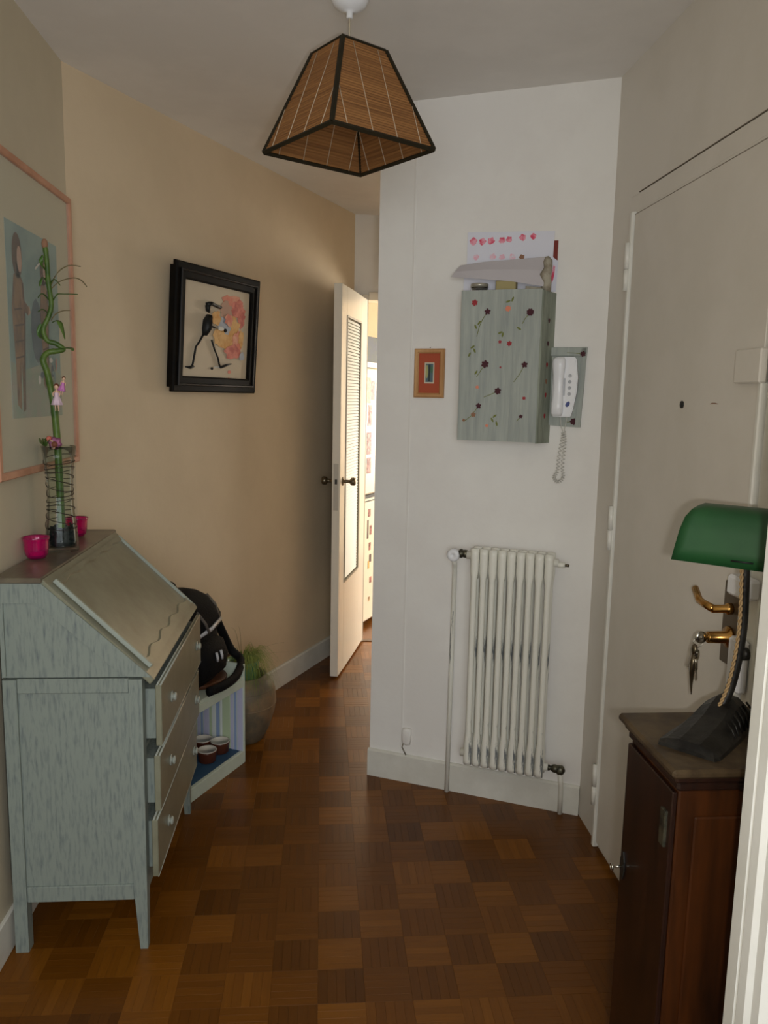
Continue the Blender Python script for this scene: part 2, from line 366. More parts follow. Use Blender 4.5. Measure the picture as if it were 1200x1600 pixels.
for c in vis[:300]:
    o = bpy.data.objects.new('parquet_tile', protos[(rs.randrange(0, 13)*2 + (c[2] if rs.random() < .8 else 1-c[2]))]); C.objects.link(o); o.parent = floor
    o.location = (c[0], c[1], 0); o.rotation_euler = (0, 0, (PI/2 if c[2] else 0) + (PI if rs.random() < .5 else 0))
mb = MB(); tn = []
for c in cells:
    if c not in near: tile_geo(mb, tn, c[0], c[1], bool(c[2]), rs.uniform(.2, .7), rs)
o = mb.build('parquet_field', PARQ, floor, tone=tn); o['kind'] = 'stuff'
# threshold bar
MB().box(.26, .99, KY-.01, KY+.03, 0, .005, ch=.002).build('threshold_strip', mat('threshold_metal', c8(90,66,46), .4, .3), floor)

# skirtings
def skirting(name, pts, label):
    mb = MB(); t = .014
    a, b_ = Vector(pts[0]), Vector(pts[1]); d = (b_-a); L = d.length; d.normalize()
    mb.prism([(0,0),(-t,0),(-t,ZB-.006),(-t*.5,ZB),(0,ZB)], 0, L, 'x')
    return struct(name, mb, BASEW, label, loc=(a.x, a.y, 0), rotz=math.atan2(d.y, d.x))
skirting('baseboard_left_rear', [A, E_], 'low white skirting along the peach wall')
skirting('baseboard_center', [D-ddir*.004, Cc], 'white skirting under the radiator')
struct('trim_2', MB().box(XL, XL+.012, -1.9, 2.70, 0, ZB, ch=.003), BASEW, 'skirting behind the painted desk')
# thin vertical joint cover on the white wall, left of the radiator
struct('trim_3', MB().box(-.004, .004, -.003, 0, ZB, H, ch=.0015), WHITE, 'thin vertical seam running up the white wall', loc=onD(.134, 0), rotz=ROTD)
mb = MB(); mb.box(0, .072, -.0035, 0, ZB+.012, .0)
# kitchen door frame
mb = MB(); mb.box(.226, .262, KY-.012, KY+.11, 0, 2.06, ch=.003); mb.box(.262, .98, KY-.012, KY+.11, 2.028, 2.075, ch=.003); mb.box(.98, 1.01, KY-.012, KY+.11, 0, 2.06, ch=.003)
struct('trim_4', mb, KDOORW, 'pale frame around the kitchen doorway')

# ------------------------------------------------------------------ front door (door_1) on the right wall
# local: x = -Y world from hinge, -y = into hall
def rw(y, z=0, off=0): return (XR-off, y, z)
d1 = tag(bpy.data.objects.new('door_1', None), 'large flat greige front door with brass lock, hinged at the radiator end', 'door', kind='structure'); C.objects.link(d1)
d1.location = rw(2.40, 0); d1.rotation_euler = (0, 0, ROTR)
MB().box(0, .77, -.012, 0, .022, 2.036, ch=.0015).build('door_leaf', GREIGE, d1)
MB().box(-.022, -.004, -.020, 0, .0, 2.046, ch=.003).build('hinge_jamb', GLOSSW, d1)
for z in (1.90, 1.10, .235):
    h = MB().lathe([(.0085, z-.02), (.0085, z+.055)], 12).build('hinge', GLOSSW, d1, loc=(-.012, -.024, 0))
    MB().lathe([(.0078, z-.085), (.0078, z-.022)], 12).build('hinge_pin', GLOSSW, h)
# top casing: two fine steps, and the strip down the latch side
mb = MB(); mb.box(-.060, 1.2, -.005, 0, 2.046, 2.098, ch=.002)
mb.build('head_casing', GREIGE, d1)
MB().box(-.06, -.024, -.004, 0, 0, 2.046, ch=.001).build('side_casing', GREIGE, d1)
MB().box(0, .78, -.008, 0, 2.0365, 2.0455).build('shadow_gap', GREIGE, d1); MB().box(0, 1.2, -.0052, 0, 2.0995, 2.1012).build('casing_gap', LINEG, d1); MB().box(0, .78, -.0123, -.011, 2.0345, 2.0366).build('door_gap', LINEG, d1)
MB().box(.772, .786, -.022, 0, 0, 1.53, ch=.003).build('latch_jamb', GLOSSW, d1)
MB().box(.79, .83, -.010, 0, 0, 2.046, ch=.003).build('latch_casing', GLOSSW, d1)
MB().lathe([(.0095,0),(.0095,.003)], 14).build('peephole', DARKG, d1, loc=(.405, -.012, 1.478), rot=(PI/2,0,0))
MB().add([(0,0,0),(.012,-.0003,.004),(.03,-.0003,.004),(.046,-.0003,.001),(.03,-.0003,.0015),(.012,-.0003,.0015)], [(0,1,5),(1,2,4,5),(2,3,4)]).build('scuff_mark', FTAN, d1, loc=(.55, -.0125, 1.48))
o = MB().box(.685, .79, -.030, -.012, 1.527, 1.60, ch=.003).build('upper_lock_box', GREIGE, d1)
MB().box(.765, .84, -.05, -.012, 1.07, 1.115, ch=.006).build('rim_lock', PLASTW, d1)
MB().box(.765, .82, -.035, -.012, .855, .975, ch=.006).build('lower_lock', PLASTW, d1)
# bronze plate, brass lever, cylinder
pl = MB().box(-.036, .030, -.004, 0, -.095, .095, ch=.002).build('lock_plate', PLATE, d1, loc=(.735, -.012, .99))
mb = MB(); mb.T = Matrix.Rotation(PI/2, 4, 'X'); mb.lathe([(.013,0),(.013,.012),(.009,.014),(.009,.045)], 18)
mb.T = Matrix(); mb.tube([(0,-.042,0), (-.035,-.045,.002), (-.062,-.045,.004), (-.092,-.043,.026)], [.009,.0085,.0085,.008], 8, flat=1.1)
mb.build('lever_handle', BRASS, pl, loc=(.0, -.004, .036))
mb = MB(); mb.T = Matrix.Rotation(PI/2, 4, 'X'); mb.lathe([(.026,0),(.024,.006),(.014,.01),(.013,.05),(.012,.052)], 24)
mb.build('lock_cylinder', BRASS, pl, loc=(.0, -.004, -.03))
# keys
kb = thing('key_bunch', 'bunch of silver keys hanging from the brass front door lock', 'keys', rw(1.665, .96, .068), ROTR)
mb = MB(); mb.box(-.0012, .0012, -.0, .03, -.003, .003); mb.T = Matrix.Rotation(PI/2, 4, 'Y') @ Matrix(); mb.T = Matrix()
mb.T = Matrix.Translation((0, -.014, 0)) @ Matrix.Rotation(PI/2, 4, 'Y'); mb.lathe([(.004,-.0015),(.014,-.0015),(.014,.0015),(.004,.0015)], 16, cap=False)
mb.build('key', STEEL, kb)
mb = MB(); mb.tube([(0,-.02+.011*math.cos(a),-.012+.011*math.sin(a)) for a in [2*PI*i/18 for i in range(19)]], .0012, 6); mb.build('key_ring', STEEL, kb)
for k, (dx, an, L) in enumerate([(-.008, .30, .062), (.006, -.1, .07), (.012, .12, .055), (-.002, -.3, .075), (.004, .45, .05)]):
    mb = MB(); mb.T = Matrix.Translation((dx, -.022-.002*k, -.024)) @ Matrix.Rotation(an, 4, 'Y')
    mb.prism([(-.010,-.002),(-.012,-.013),(-.008,-.022),(-.0035,-.026),(-.0035,-.026-L*.6),(0,-.03-L*.6),(.004,-.026-L*.6),(.002,-.05),(.005,-.046),(.0035,-.026),(.008,-.022),(.012,-.013),(.010,-.002)], -.001, .001, 'y')
    mb.build('key', STEEL, kb)
mb = MB(); mb.T = Matrix.Translation((.002, -.028, -.028)); mb.ball((0,0,0), .011, seg=10, ring=6, sc=(1,.6,1.3)); mb.tube([(0,0,-.01),(.004,-.002,-.03),(-.003,0,-.055),(-.004,.001,-.085),(.002,.0,-.105)], [.005,.007,.006,.003,.001], 8)
mb.build('key_fob', PEWTER, kb)

# ------------------------------------------------------------------ kitchen door (door_2), standing open
Hn = Vector((.258, 4.664)); F = Vector((.0955, 4.02)); kd = (Hn-F).normalized(); L2 = (Hn-F).length
d2 = tag(bpy.data.objects.new('door_2', None), 'white kitchen door standing open with a tall slatted glass pane', 'door', kind='structure'); C.objects.link(d2)
d2.location = (F.x, F.y, 0); d2.rotation_euler = (0, 0, math.atan2(kd.y, kd.x))     # local x from free edge to hinge, -y = right face
th = .042; g0, g1, h0, h1 = .125, .47, .50, 1.885
mb = MB()
mb.box(0, g0, 0, th, .012, 2.032, ch=.002); mb.box(g1+.03, L2, 0, th, .012, 2.032, ch=.002)
mb.box(g0, g1+.03, 0, th, .012, h0, ch=.0); mb.box(g0, g1+.03, 0, th, h1, 2.032)
mb.build('door_leaf', KDOORW, d2)
mb = MB(); mb.box(g0-.006, g0+.006, -.004, th, h0-.006, h1+.006); mb.box(g1, g1+.03, -.004, th, h0, h1); mb.box(g0, g1, -.004, th, h1-.004, h1+.006); mb.box(g0, g1, -.004, th, h0-.006, h0+.004)
mb.build('pane_frame', mat('pane_frame_grey', c8(150,144,126), .4), d2)
MB().box(g0+.006, g1, .016, .019, h0, h1).build('glass_pane', mat('frosted_pane', c8(140,128,100), .3), d2)
mb = MB(); n = 84
for k in range(n):
    z = h0+.01 + (h1-h0-.02)*(k+.5)/n; mb.add([(g0+.007,.002,z-.0066),(g1-.001,.002,z-.0066),(g1-.001,.006,z+.0066),(g0+.007,.006,z+.0066),(g0+.007,.003,z-.0068),(g1-.001,.003,z-.0068),(g1-.001,.007,z+.0062),(g0+.007,.007,z+.0062)], [(0,1,2,3),(7,6,5,4),(0,4,5,1),(3,2,6,7),(0,3,7,4),(1,5,6,2)])
o = mb.build('blind_slats', SLATM, d2); o['kind'] = 'stuff'
MB().box(-.0015, .001, .008, .034, .90, 1.14).build('latch_plate', mat('latch_plate_grey', c8(200,192,178), .4, .3), d2)
MB().box(-.003, .0, .015, .026, 1.035, 1.06, ch=.001).build('latch_bolt', DARKG, d2)
for sgn in (-1, 1):
    mb = MB(); y0 = 0 if sgn < 0 else th
    mb.T = Matrix.Translation((.065, y0, 1.045)) @ Matrix.Rotation(sgn*-PI/2, 4, 'X')
    mb.lathe([(.024,0),(.022,.004),(.009,.006),(.009,.036),(.012,.040),(.020,.044),(.022,.056),(.020,.066),(.008,.069)], 18)
    mb.build('door_knob', PEWTER, d2)

# ------------------------------------------------------------------ kitchen: refrigerator and what stands on it
fr = thing('refrigerator', 'white fridge freezer covered in photos seen through the kitchen doorway', 'refrigerator', (.232, 4.925, 0), ROTB)
MB().box(-.04+.04, .58, .02, .60, .03, 1.66, ch=.01).build('body', FRIDGE, fr)
MB().box(0, .58, -.03, .018, .03, .815, ch=.012).build('lower_door', FRIDGE, fr)
MB().box(0, .58, -.03, .018, .862, 1.655, ch=.012).build('upper_door', FRIDGE, fr)
MB().box(.0, .58, -.022, .02, .818, .859).build('control_gap', DARKG, fr)
MB().box(.01, .57, -.026, -.02, .825, .838).build('door_edge_strip', FRIDGE, fr)
for k, (x0, x1, z0, z1, m) in enumerate([(.02,.10,1.44,1.60,PH2),(.06,.12,1.30,1.43,PH1),(.03,.09,1.32,1.42,PWHITE),(.10,.16,1.46,1.58,PH1),(.05,.12,1.12,1.26,PH1),(.055,.12,1.0,1.1,PH1),
        (.09,.13,.72,.77,PH1),(.08,.10,.58,.70,PH3),(.12,.15,.60,.66,PH1),(.11,.14,.50,.55,PH1),(.12,.15,.42,.47,PH3),(.10,.12,.38,.43,OCHRE),(.13,.16,.28,.32,PH1),(.115,.14,.16,.19,PH2)]):
    MB().box(x0, x1, -.032, -.0305, z0, z1, m).build('photo' if k < 6 else 'magnet', m, fr)
for z in (.03,): MB().box(.05, .5, .03, .5, 0, .03).build('plinth', DARKG, fr)
cv = thing('canvas', 'small dark blue and green canvas standing on the fridge', 'painting', onB(0,0))
cv.location = (.232, 4.925, 1.66); cv.rotation_euler = (0, 0, ROTB)
MB().box(.0, .26, -.018, .002, .035, .19, ch=.002).build('painted_canvas', PAINTG, cv)
MB().box(-.0, .30, -.026, .10, 0, .034, ch=.003).build('ledge', FRIDGE, cv)

# ------------------------------------------------------------------ secretary desk
Y0, Y1 = 1.98, 2.695; W = Y1-Y0; XB = -.797; XF = -.452; ZT = 1.02
dk = thing('writing_desk', 'distressed grey green slant-front writing desk against the left wall', 'desk', (XB, Y0, 0))
DX = XF-XB    # depth of carcass
xs0, xs1 = -.694-XB, -.427-XB    # slant start and end
zs = .761
def leg(name, pts0, pts1, taper):  # box leg with a taper below the rail
    pass
for k, (x, y, fr_) in enumerate([(DX-.0, 0, 1), (DX-.0, W, 1), (0, 0, 0), (0, W, 0)]):
    mb = MB(); w_ = .034
    sx = -1 if fr_ else 1; sy = 1 if y == 0 else -1
    ring = lambda wx, wy, z: [(x, y, z), (x+sx*wx, y, z), (x+sx*wx, y+sy*wy, z), (x, y+sy*wy, z)]
    if fr_:
        rings = [[(x-.001, y, 0), (x-.001-.020, y, 0), (x-.001-.020, y+sy*.022, 0), (x-.001, y+sy*.022, 0)]] + [ring(w_, w_, z) for z in (.17, .755)]
    else: rings = [ring(.034, .034, 0), ring(.034, .034, .755)]
    mb.loft(rings, smooth=False); mb.build('leg', DESK, dk)
for y in (0, W):
    s_ = 1 if y == 0 else -1
    mb = MB()
    mb.box(.034, DX-.034, y+s_*.008, y+s_*.020, .185, .72)
    mb.build('side_panel', DESK, dk)
    for za, zb2 in ((.142, .186), (.718, .757)): MB().box(.034, DX-.034, y+s_*.002, y+s_*.022, za, zb2, ch=.002).build('side_rail', DESK, dk)
    # upper side: frame around a sunken trapezoid
    mb = MB(); xe = xs1; zc = ZT-.014
    mb.prism([(0,.760),(xe-.006,.760),(xs0-.002,zc),(0,zc)], y+s_*.006, y+s_*.024, 'y')
    mb.build('upper_side', DESK, dk)
    mb = MB()
    out = [(0,.760),(xe,.760),(xs0,zc),(0,zc)]; inn = [(.010,.766),(xe-.075,.766),(xs0-.012,.955),(.010,.955)]
    for i in range(4):
        j = (i+1) % 4
        if i == 0: continue
        mb.prism([out[i], out[j], inn[j], inn[i]], y, y+s_*.007, 'y')
    mb.build('upper_side_frame', DESK, dk)
MB().box(-.006, .006, 0.01, W-.01, .19, ZT-.02).build('back_panel', DESKIN, dk)
MB().box(.006, DX-.03, .02, W-.02, .185, .195).build('bottom_board', DESKIN, dk)
MB().box(-.012, xs0+.004, -.006, W+.006, ZT-.014, ZT, ch=.003).build('top_board', mat('desk_top_darker', c8(118,110,92), .32, col2=c8(98,88,76), scale=8, bump=.05, bscale=50), dk)  # top board in a darker tone than the lid
MB().box(.0, xs1-.004, .02, W-.02, .748, .760).build('writing_board', DESKT, dk)
MB().box(DX-.03, DX-.005, .034, W-.034, .145, .20, ch=.002).build('front_rail', DESK, dk)
for z in (.372, .548): MB().box(DX-.03, DX-.004, .034, W-.034, z, z+.012).build('drawer_rail', DESK, dk)
# sloping lid, local frame: x down the slope, y along desk, z outward
ang = math.atan2(ZT-zs, xs1-xs0); LS = math.hypot(ZT-zs, xs1-xs0)
lid = MB().box(.0, LS+.006, 0.004, W-.004, -.018, 0, ch=.002).build('lid', DESKT, dk, loc=(xs0+.002, 0, ZT-.004), rot=(0, ang, 0))
# raised panel with a wavy carved lower edge
x0, x1, y0, y1 = .022, LS-.022, .034, W-.045
mb = MB(); N = 48
up_, lo_ = [], []
for i in range(N+1):
    t = i/N; y = y0 + (y1-y0)*t
    wv = .006*math.sin(t*PI*9) * (1 if .04 < t < .96 else 0)
    lo_.append((x1-.030+wv, y)); up_.append((x0+.018+.004*math.sin(t*PI*9), y))
vs = []; fs = []
for i in range(N+1):
    (xa, y), (xb, _) = up_[i], lo_[i]
    vs += [(x0, y, .001), (x0, y, .011), (xa-.004, y, .0115), (xa, y, .006), (xb, y, .006), (xb+.004, y, .0115), (x1, y, .011), (x1, y, .001)]
for i in range(N):
    for k in range(7): fs.append((i*8+k, i*8+k+1, (i+1)*8+k+1, (i+1)*8+k))
fs += [tuple(range(8))[::-1], tuple(range(N*8, N*8+8))]
mb.add(vs, fs)
mb.build('carved_panel', DESKT, lid)
BATT = mat('desk_batten_paint', c8(160,168,158), .45)
for y in (y0-.003, y1-.008): MB().box(x0, x1, y, y+.011, .002, .0135, ch=.002).build('panel_batten', BATT, lid)
mb = MB(); mb.box(DX-.02, xs1-.006, .03, W-.03, .739, .752); mb.build('lid_gap', DESKIN, dk)
for k in range(5): MB().box(DX-.004, xs1-.002, .07+k*.13, .105+k*.13, .737, .743, ch=.001).build('lid_bracket', GREYB if k % 2 else DESKIN, dk)
# drawers, each pulled forward a little
for k, (z0, z1, xf, ys, ye) in enumerate([(.566,.732,-.408,.015,.665), (.385,.540,-.414,.012,.655), (.200,.362,-.423,.008,.648)]):
    X = xf - XB
    dr = MB().box(X-.016, X, ys+.005, ye+.02, z0, z1, ch=.002).build('drawer', DESKT, dk)  # brownish reflection on the fronts is put into the colour
    MB().box(X-.12, X-.016, .042, W-.045, z0+.012, z1-.018, ch=.0).build('drawer_box', DESK, dr)
    # thin beads along upper edge, their highlight put into a lighter paint
    for q in (0, 1): MB().tube([(X-.002-.009*q, ys+.006, z1+.0005), (X-.002-.009*q, ye+.019, z1+.0005)], .0026, 8).build('edge_bead', KNOBM, dr)
    MB().tube([(X-.001, ys+.006, z0+.001), (X-.001, ye+.019, z0+.001)], .002, 8).build('edge_bead', KNOBM, dr)
    for y in (.155, .60):
        mb = MB(); mb.T = Matrix.Translation((X, y, (z0+z1)/2+.0)) @ Matrix.Rotation(PI/2, 4, 'Y')
        mb.lathe([(.0145,0),(.0145,.002),(.008,.003),(.007,.006),(.012,.009),(.012,.012),(.007,.0145),(.003,.015)], 20)
        mb.tube([(.0145*math.cos(a), .0145*math.sin(a), .002) for a in [2*PI*i/20 for i in range(21)]], .0018, 6)
        mb.build('knob', KNOBM, dr)

# ------------------------------------------------------------------ things on the desk
def votive(loc, label):
    t = thing('votive_cup', label, 'candle holder', loc, group='magenta glass cups on the desk')
    prof = [(.010,.0),(.022,.002),(.029,.012),(.0315,.028),(.0325,.048),(.0345,.056),(.0365,.061),(.0350,.0615),(.0328,.056),(.0310,.047),(.0298,.028),(.027,.015),(.020,.007),(.005,.006)]
    MB().lathe(prof, 48, flute=.022, nf=16).build('cup_body', MAGENTA, t)
    MB().lathe([(.004,.0075),(.018,.0075),(.018,.016),(.004,.017)], 20).build('tealight', mat('tealight_wax', c8(220,170,190), .5), t)
    MB().tube([(0,0,.016),(0.001,0,.024)], .0008, 5).build('wick', INK, t)
    return t
votive((-.782, 2.215, ZT), 'magenta ribbed glass cup at the near end of the desk top')
votive((-.778, 2.565, ZT), 'magenta ribbed glass cup behind the tall glass vase')
vz = thing('glass_vase', 'tall waisted clear glass vase wound with dark wire on the desk top', 'vase', (-.754, 2.345, ZT+.0005), R(18))
def sq(r, z, n=24, p=3.2):
    out = []
    for i in range(n):
        a = 2*PI*i/n; c, s_ = math.cos(a), math.sin(a)
        q = r/((abs(c)**p+abs(s_)**p)**(1/p)); out.append((q*c, q*s_, z))
    return out
vp = [(.046,0),(.0475,.004),(.0455,.03),(.042,.07),(.037,.12),(.035,.17),(.037,.22),(.0415,.265),(.0475,.303)]
rings = [sq(r, z) for r, z in vp] + [sq(r-.003, z) for r, z in reversed(vp[1:])]
rings[len(vp)+len(vp)-2] = sq(.040, .012)
MB().loft(rings, cap=True).build('glass_body', VASEG, vz)
def vr(z):
    for (r0, z0), (r1, z1) in zip(vp, vp[1:]):
        if z0 <= z <= z1: return r0+(r1-r0)*(z-z0)/(z1-z0)
    return vp[-1][0]
pts = []
for i in range(11*24):
    a = 2*PI*i/24; z = .272 - .205*i/(11*24) + .0085*math.sin(a*1.0+i*.05)
    r = vr(z)+.0012; c, s_ = math.cos(a), math.sin(a); q = r/((abs(c)**3.2+abs(s_)**3.2)**(1/3.2)); pts.append((q*c, q*s_, z))
MB().tube(pts, .0011, 5).build('wire_winding', WIRE, vz)
# gravel in the base
gr = MB(); rg = random.Random(5)
gr.loft([sq(vr(z)-.0095, z) for z in (.014, .03, .05, .066)])
for k in range(260):
    z = rg.uniform(.018, .072); r = (vr(z)-.0085); x, y = rg.uniform(-r, r), rg.uniform(-r, r)
    gr.ball((x, y, z), rg.uniform(.003, .0048), seg=6, ring=4, sc=(1, 1, .8))
tag(gr.build('vase_gravel', GRAVEL, loc=(-.754, 2.345, ZT), rotz=R(18)), 'dark gravel filling the bottom of the glass vase', 'gravel', kind='stuff')
# lucky bamboo in the vase
bb = thing('bamboo_plant', 'tall twisting green bamboo stalk rising from the glass vase', 'plant', (-.754, 2.345, ZT))
st = [(0,0,.06),(0,.0,.15),(-.002,0,.30),(-.006,-.002,.40),(-.012,-.004,.455),(-.018,-.014,.51),(-.026,-.020,.545),(-.014,-.012,.566),(.012,-.002,.572),(.022,.004,.578),(.004,.0,.592),(-.018,-.006,.600),(-.026,-.008,.63),(-.012,-.004,.665),(-.004,0,.70),(-.010,0,.76),(-.012,.0,.82),(-.016,0,.862)]
# smooth the stalk
def smoothpts(p, n=6):
    out = []
    p = [Vector(q) for q in p]
    for i in range(len(p)-1):
        a, b_, c, d = p[max(i-1,0)], p[i], p[i+1], p[min(i+2, len(p)-1)]
        for k in range(n):
            t = k/n; out.append(.5*((2*b_)+(c-a)*t+(2*a-5*b_+4*c-d)*t*t+(3*b_-a-3*c+d)*t**3))
    out.append(p[-1]); return out
sp_ = smoothpts(st); n = len(sp_)
MB().tube(sp_, [.0108+.0010*(1 if i % 9 == 0 else 0) - .0042*min(1, i/n*1.6) for i in range(n)], 10).build('stalk', BAMBOO, bb)
MB().ball((-.016, 0, .862), .010, seg=10, ring=8, sc=(.9, .9, 1.5)).build('stalk_cap', FTAN, bb)
def leaf(path, wd, m, parent, name='leaf'):
    p = smoothpts(path, 4); n = len(p); vs = []; fs = []
    for i, q in enumerate(p):
        t = (p[min(i+1,n-1)]-p[max(i-1,0)]).normalized(); sd = t.cross(Vector((.3,-.2,1))).normalized()
        ww = wd*math.sin(PI*min(1, (i+.6)/n*1.0))**.8 + .0004
        nn = sd.cross(t).normalized()*.0005
        vs += [tuple(q-sd*ww+nn*2), tuple(q-nn), tuple(q+sd*ww+nn*2), tuple(q-sd*ww+nn), tuple(q-nn*3), tuple(q+sd*ww+nn)]
    for i in range(n-1):
        a = i*6; b_ = a+6
        fs += [(a,a+1,b_+1,b_),(a+1,a+2,b_+2,b_+1),(a+4,a+3,b_+3,b_+4),(a+5,a+4,b_+4,b_+5),(a+3,a,b_,b_+3),(a+2,a+5,b_+5,b_+2)]
    mb = MB(); mb.add(vs, fs, smooth=True); return mb.build(name, m, parent)
for pth, wd, m in [
    ([(-.005,0,.745),(.015,0,.785),(.05,-.01,.805),(.085,-.02,.802)], .0030, DRYLEAF),
    ([(-.005,0,.740),(.02,0,.762),(.06,-.01,.772),(.085,-.02,.765),(.10,-.02,.748)], .0026, DRYLEAF),
    ([(-.004,0,.70),(.012,0,.726),(.035,-.01,.728),(.072,-.01,.728)], .0048, LEAF),
    ([(-.006,0,.655),(.005,0,.672),(.03,-.01,.682),(.05,-.01,.684)], .0028, DRYLEAF),
    ([(-.004,0,.650),(.012,0,.655),(.024,-.01,.636),(.032,-.01,.604)], .0080, LEAF),
    ([(-.010,0,.71),(-.028,0,.728),(-.040,0,.716)], .0055, LEAF),
    ([(-.010,0,.67),(-.028,0,.685),(-.042,0,.678)], .0035, LEAF),
    ([(-.010,0,.75),(-.024,0,.772),(-.034,0,.748)], .0050, LEAF),
    ([(-.004,0,.755),(.006,0,.768),(.022,0,.752)], .0030, LEAF),
    ([(-.016,0,.79),(-.028,0,.81),(-.022,0,.832)], .0060, LEAF),
    ([(-.008,0,.565),(.014,-.004,.578),(.048,-.01,.579),(.052,-.01,.572)], .0125, LEAF),
    ([(-.022,0,.60),(-.040,-.002,.612),(-.034,-.004,.645)], .0090, LEAF)]:
    leaf(pth, wd, m, bb)
# two little fairies
def fairy(name_label, loc, rot, dress, scale=1):
    t = thing('fairy_figurine', name_label, 'figurine', loc, rot=rot, group='little flower fairies on the vase')
    t.scale = (scale,)*3
    mb = MB(); mb.tube([(0,0,.0),(0,0,.016),(0,0,.026),(0,0,.030),(0,0,.033)], [.0045,.0055,.0058,.0035,.0022], 10)
    for s_ in (-1, 1): mb.tube([(s_*.005,0,.028),(s_*.010,-.004,.020),(s_*.008,-.009,.013)], [.0022,.0019,.0015], 6); mb.tube([(s_*.003,0,.002),(s_*.004,-.002,-.012),(s_*.004,0,-.026),(s_*.004,-.004,-.028)], [.0028,.0024,.0018,.0016], 6)
    mb.build('body', SKIN, t)
    MB().ball((0,0,.040), .0068, seg=12, ring=8, sc=(.95,1,1.1)).build('head', SKIN, t)
    MB().ball((0,.0015,.0425), .0076, seg=12, ring=8, sc=(1,.95,1)).build('hair', HAIRM, t)
    mb = MB(); mb.lathe([(.0035,.027),(.0066,.022),(.0062,.014),(.010,.004),(.0155,-.012),(.0145,-.012),(.009,.003),(.005,.014)], 30, flute=.10, nf=6, cap=False)
    mb.build('petal_dress', dress, t)
    return t
fairy('tiny fairy in a pale pink petal dress clinging to the bamboo stalk', (-.749, 2.3315, 1.452), (0,0,R(10)), PALEPINK, .98)
fairy('tiny fairy in a deeper pink dress, uppermost on the stalk', (-.735, 2.336, 1.488), (R(8),R(10),R(30)), PINKC, .68)
fairy('pink skirted fairy lying across the rim of the vase', (-.754, 2.315, 1.332), (R(90),R(75),R(15)), PINKC, 1.15)
fl_ = thing('silk_flower', 'small green leaf and rose bud clipped to the left of the vase rim', 'flower', (-.786, 2.330, 1.3235))
for k in range(4): leaf([(0,0,0),(-.010+.006*k,-.004,.010),(-.014+.010*k,-.006,.022)], .008, BAMBOO, fl_, 'leaf')
MB().ball((.012,0,.020), .009, seg=12, ring=8).build('bud', SALMON, fl_)

# ------------------------------------------------------------------ pictures
# helper in wall frame: x along wall, z up, -y out; flat shapes get layered thickness
def poly(mb, pts, y, m, t=.0006): mb.prism(pts, y, y-t, 'y', m)
def ell(cx, cz, rx, rz, n=16, rot=0):
    return [(cx+rx*math.cos(2*PI*i/n)*math.cos(rot)-rz*math.sin(2*PI*i/n)*math.sin(rot), cz+rx*math.cos(2*PI*i/n)*math.sin(rot)+rz*math.sin(2*PI*i/n)*math.cos(rot)) for i in range(n)]
def frame4(mb, w_, h_, fwid, y0, y1, ch=.003):
    """mitred frame, outer w_ x h_, from y0 (back) to y1 (front)"""
    for (a, b_) in (((-w_/2,-h_/2),(w_/2,-h_/2)), ((w_/2,-h_/2),(w_/2,h_/2)), ((w_/2,h_/2),(-w_/2,h_/2)), ((-w_/2,h_/2),(-w_/2,-h_/2))):
        sx = lambda p: (p[0]-math.copysign(fwid, p[0]), p[1]-math.copysign(fwid, p[1]))
        q = [a, b_, sx(b_), sx(a)]
        ii = lambda p, k: (p[0]-math.copysign(k, p[0]), p[1]-math.copysign(k, p[1]))
        fr_ = [ii(a, ch), ii(b_, ch), (sx(b_)[0]+math.copysign(ch, b_[0]), sx(b_)[1]+math.copysign(ch, b_[1])), (sx(a)[0]+math.copysign(ch, a[0]), sx(a)[1]+math.copysign(ch, a[1]))]
        ym = y1+ch
        vs = [(p[0], y0, p[1]) for p in q] + [(p[0], ym, p[1]) for p in q] + [(p[0], y1, p[1]) for p in fr_]
        mb.add(vs, [(0,1,2,3)] + [(i, (i+1) % 4, (i+1) % 4+4, i+4) for i in range(4)] + [(i+4, (i+1) % 4+4, (i+1) % 4+8, i+8) for i in range(4)] + [(8,9,10,11)])
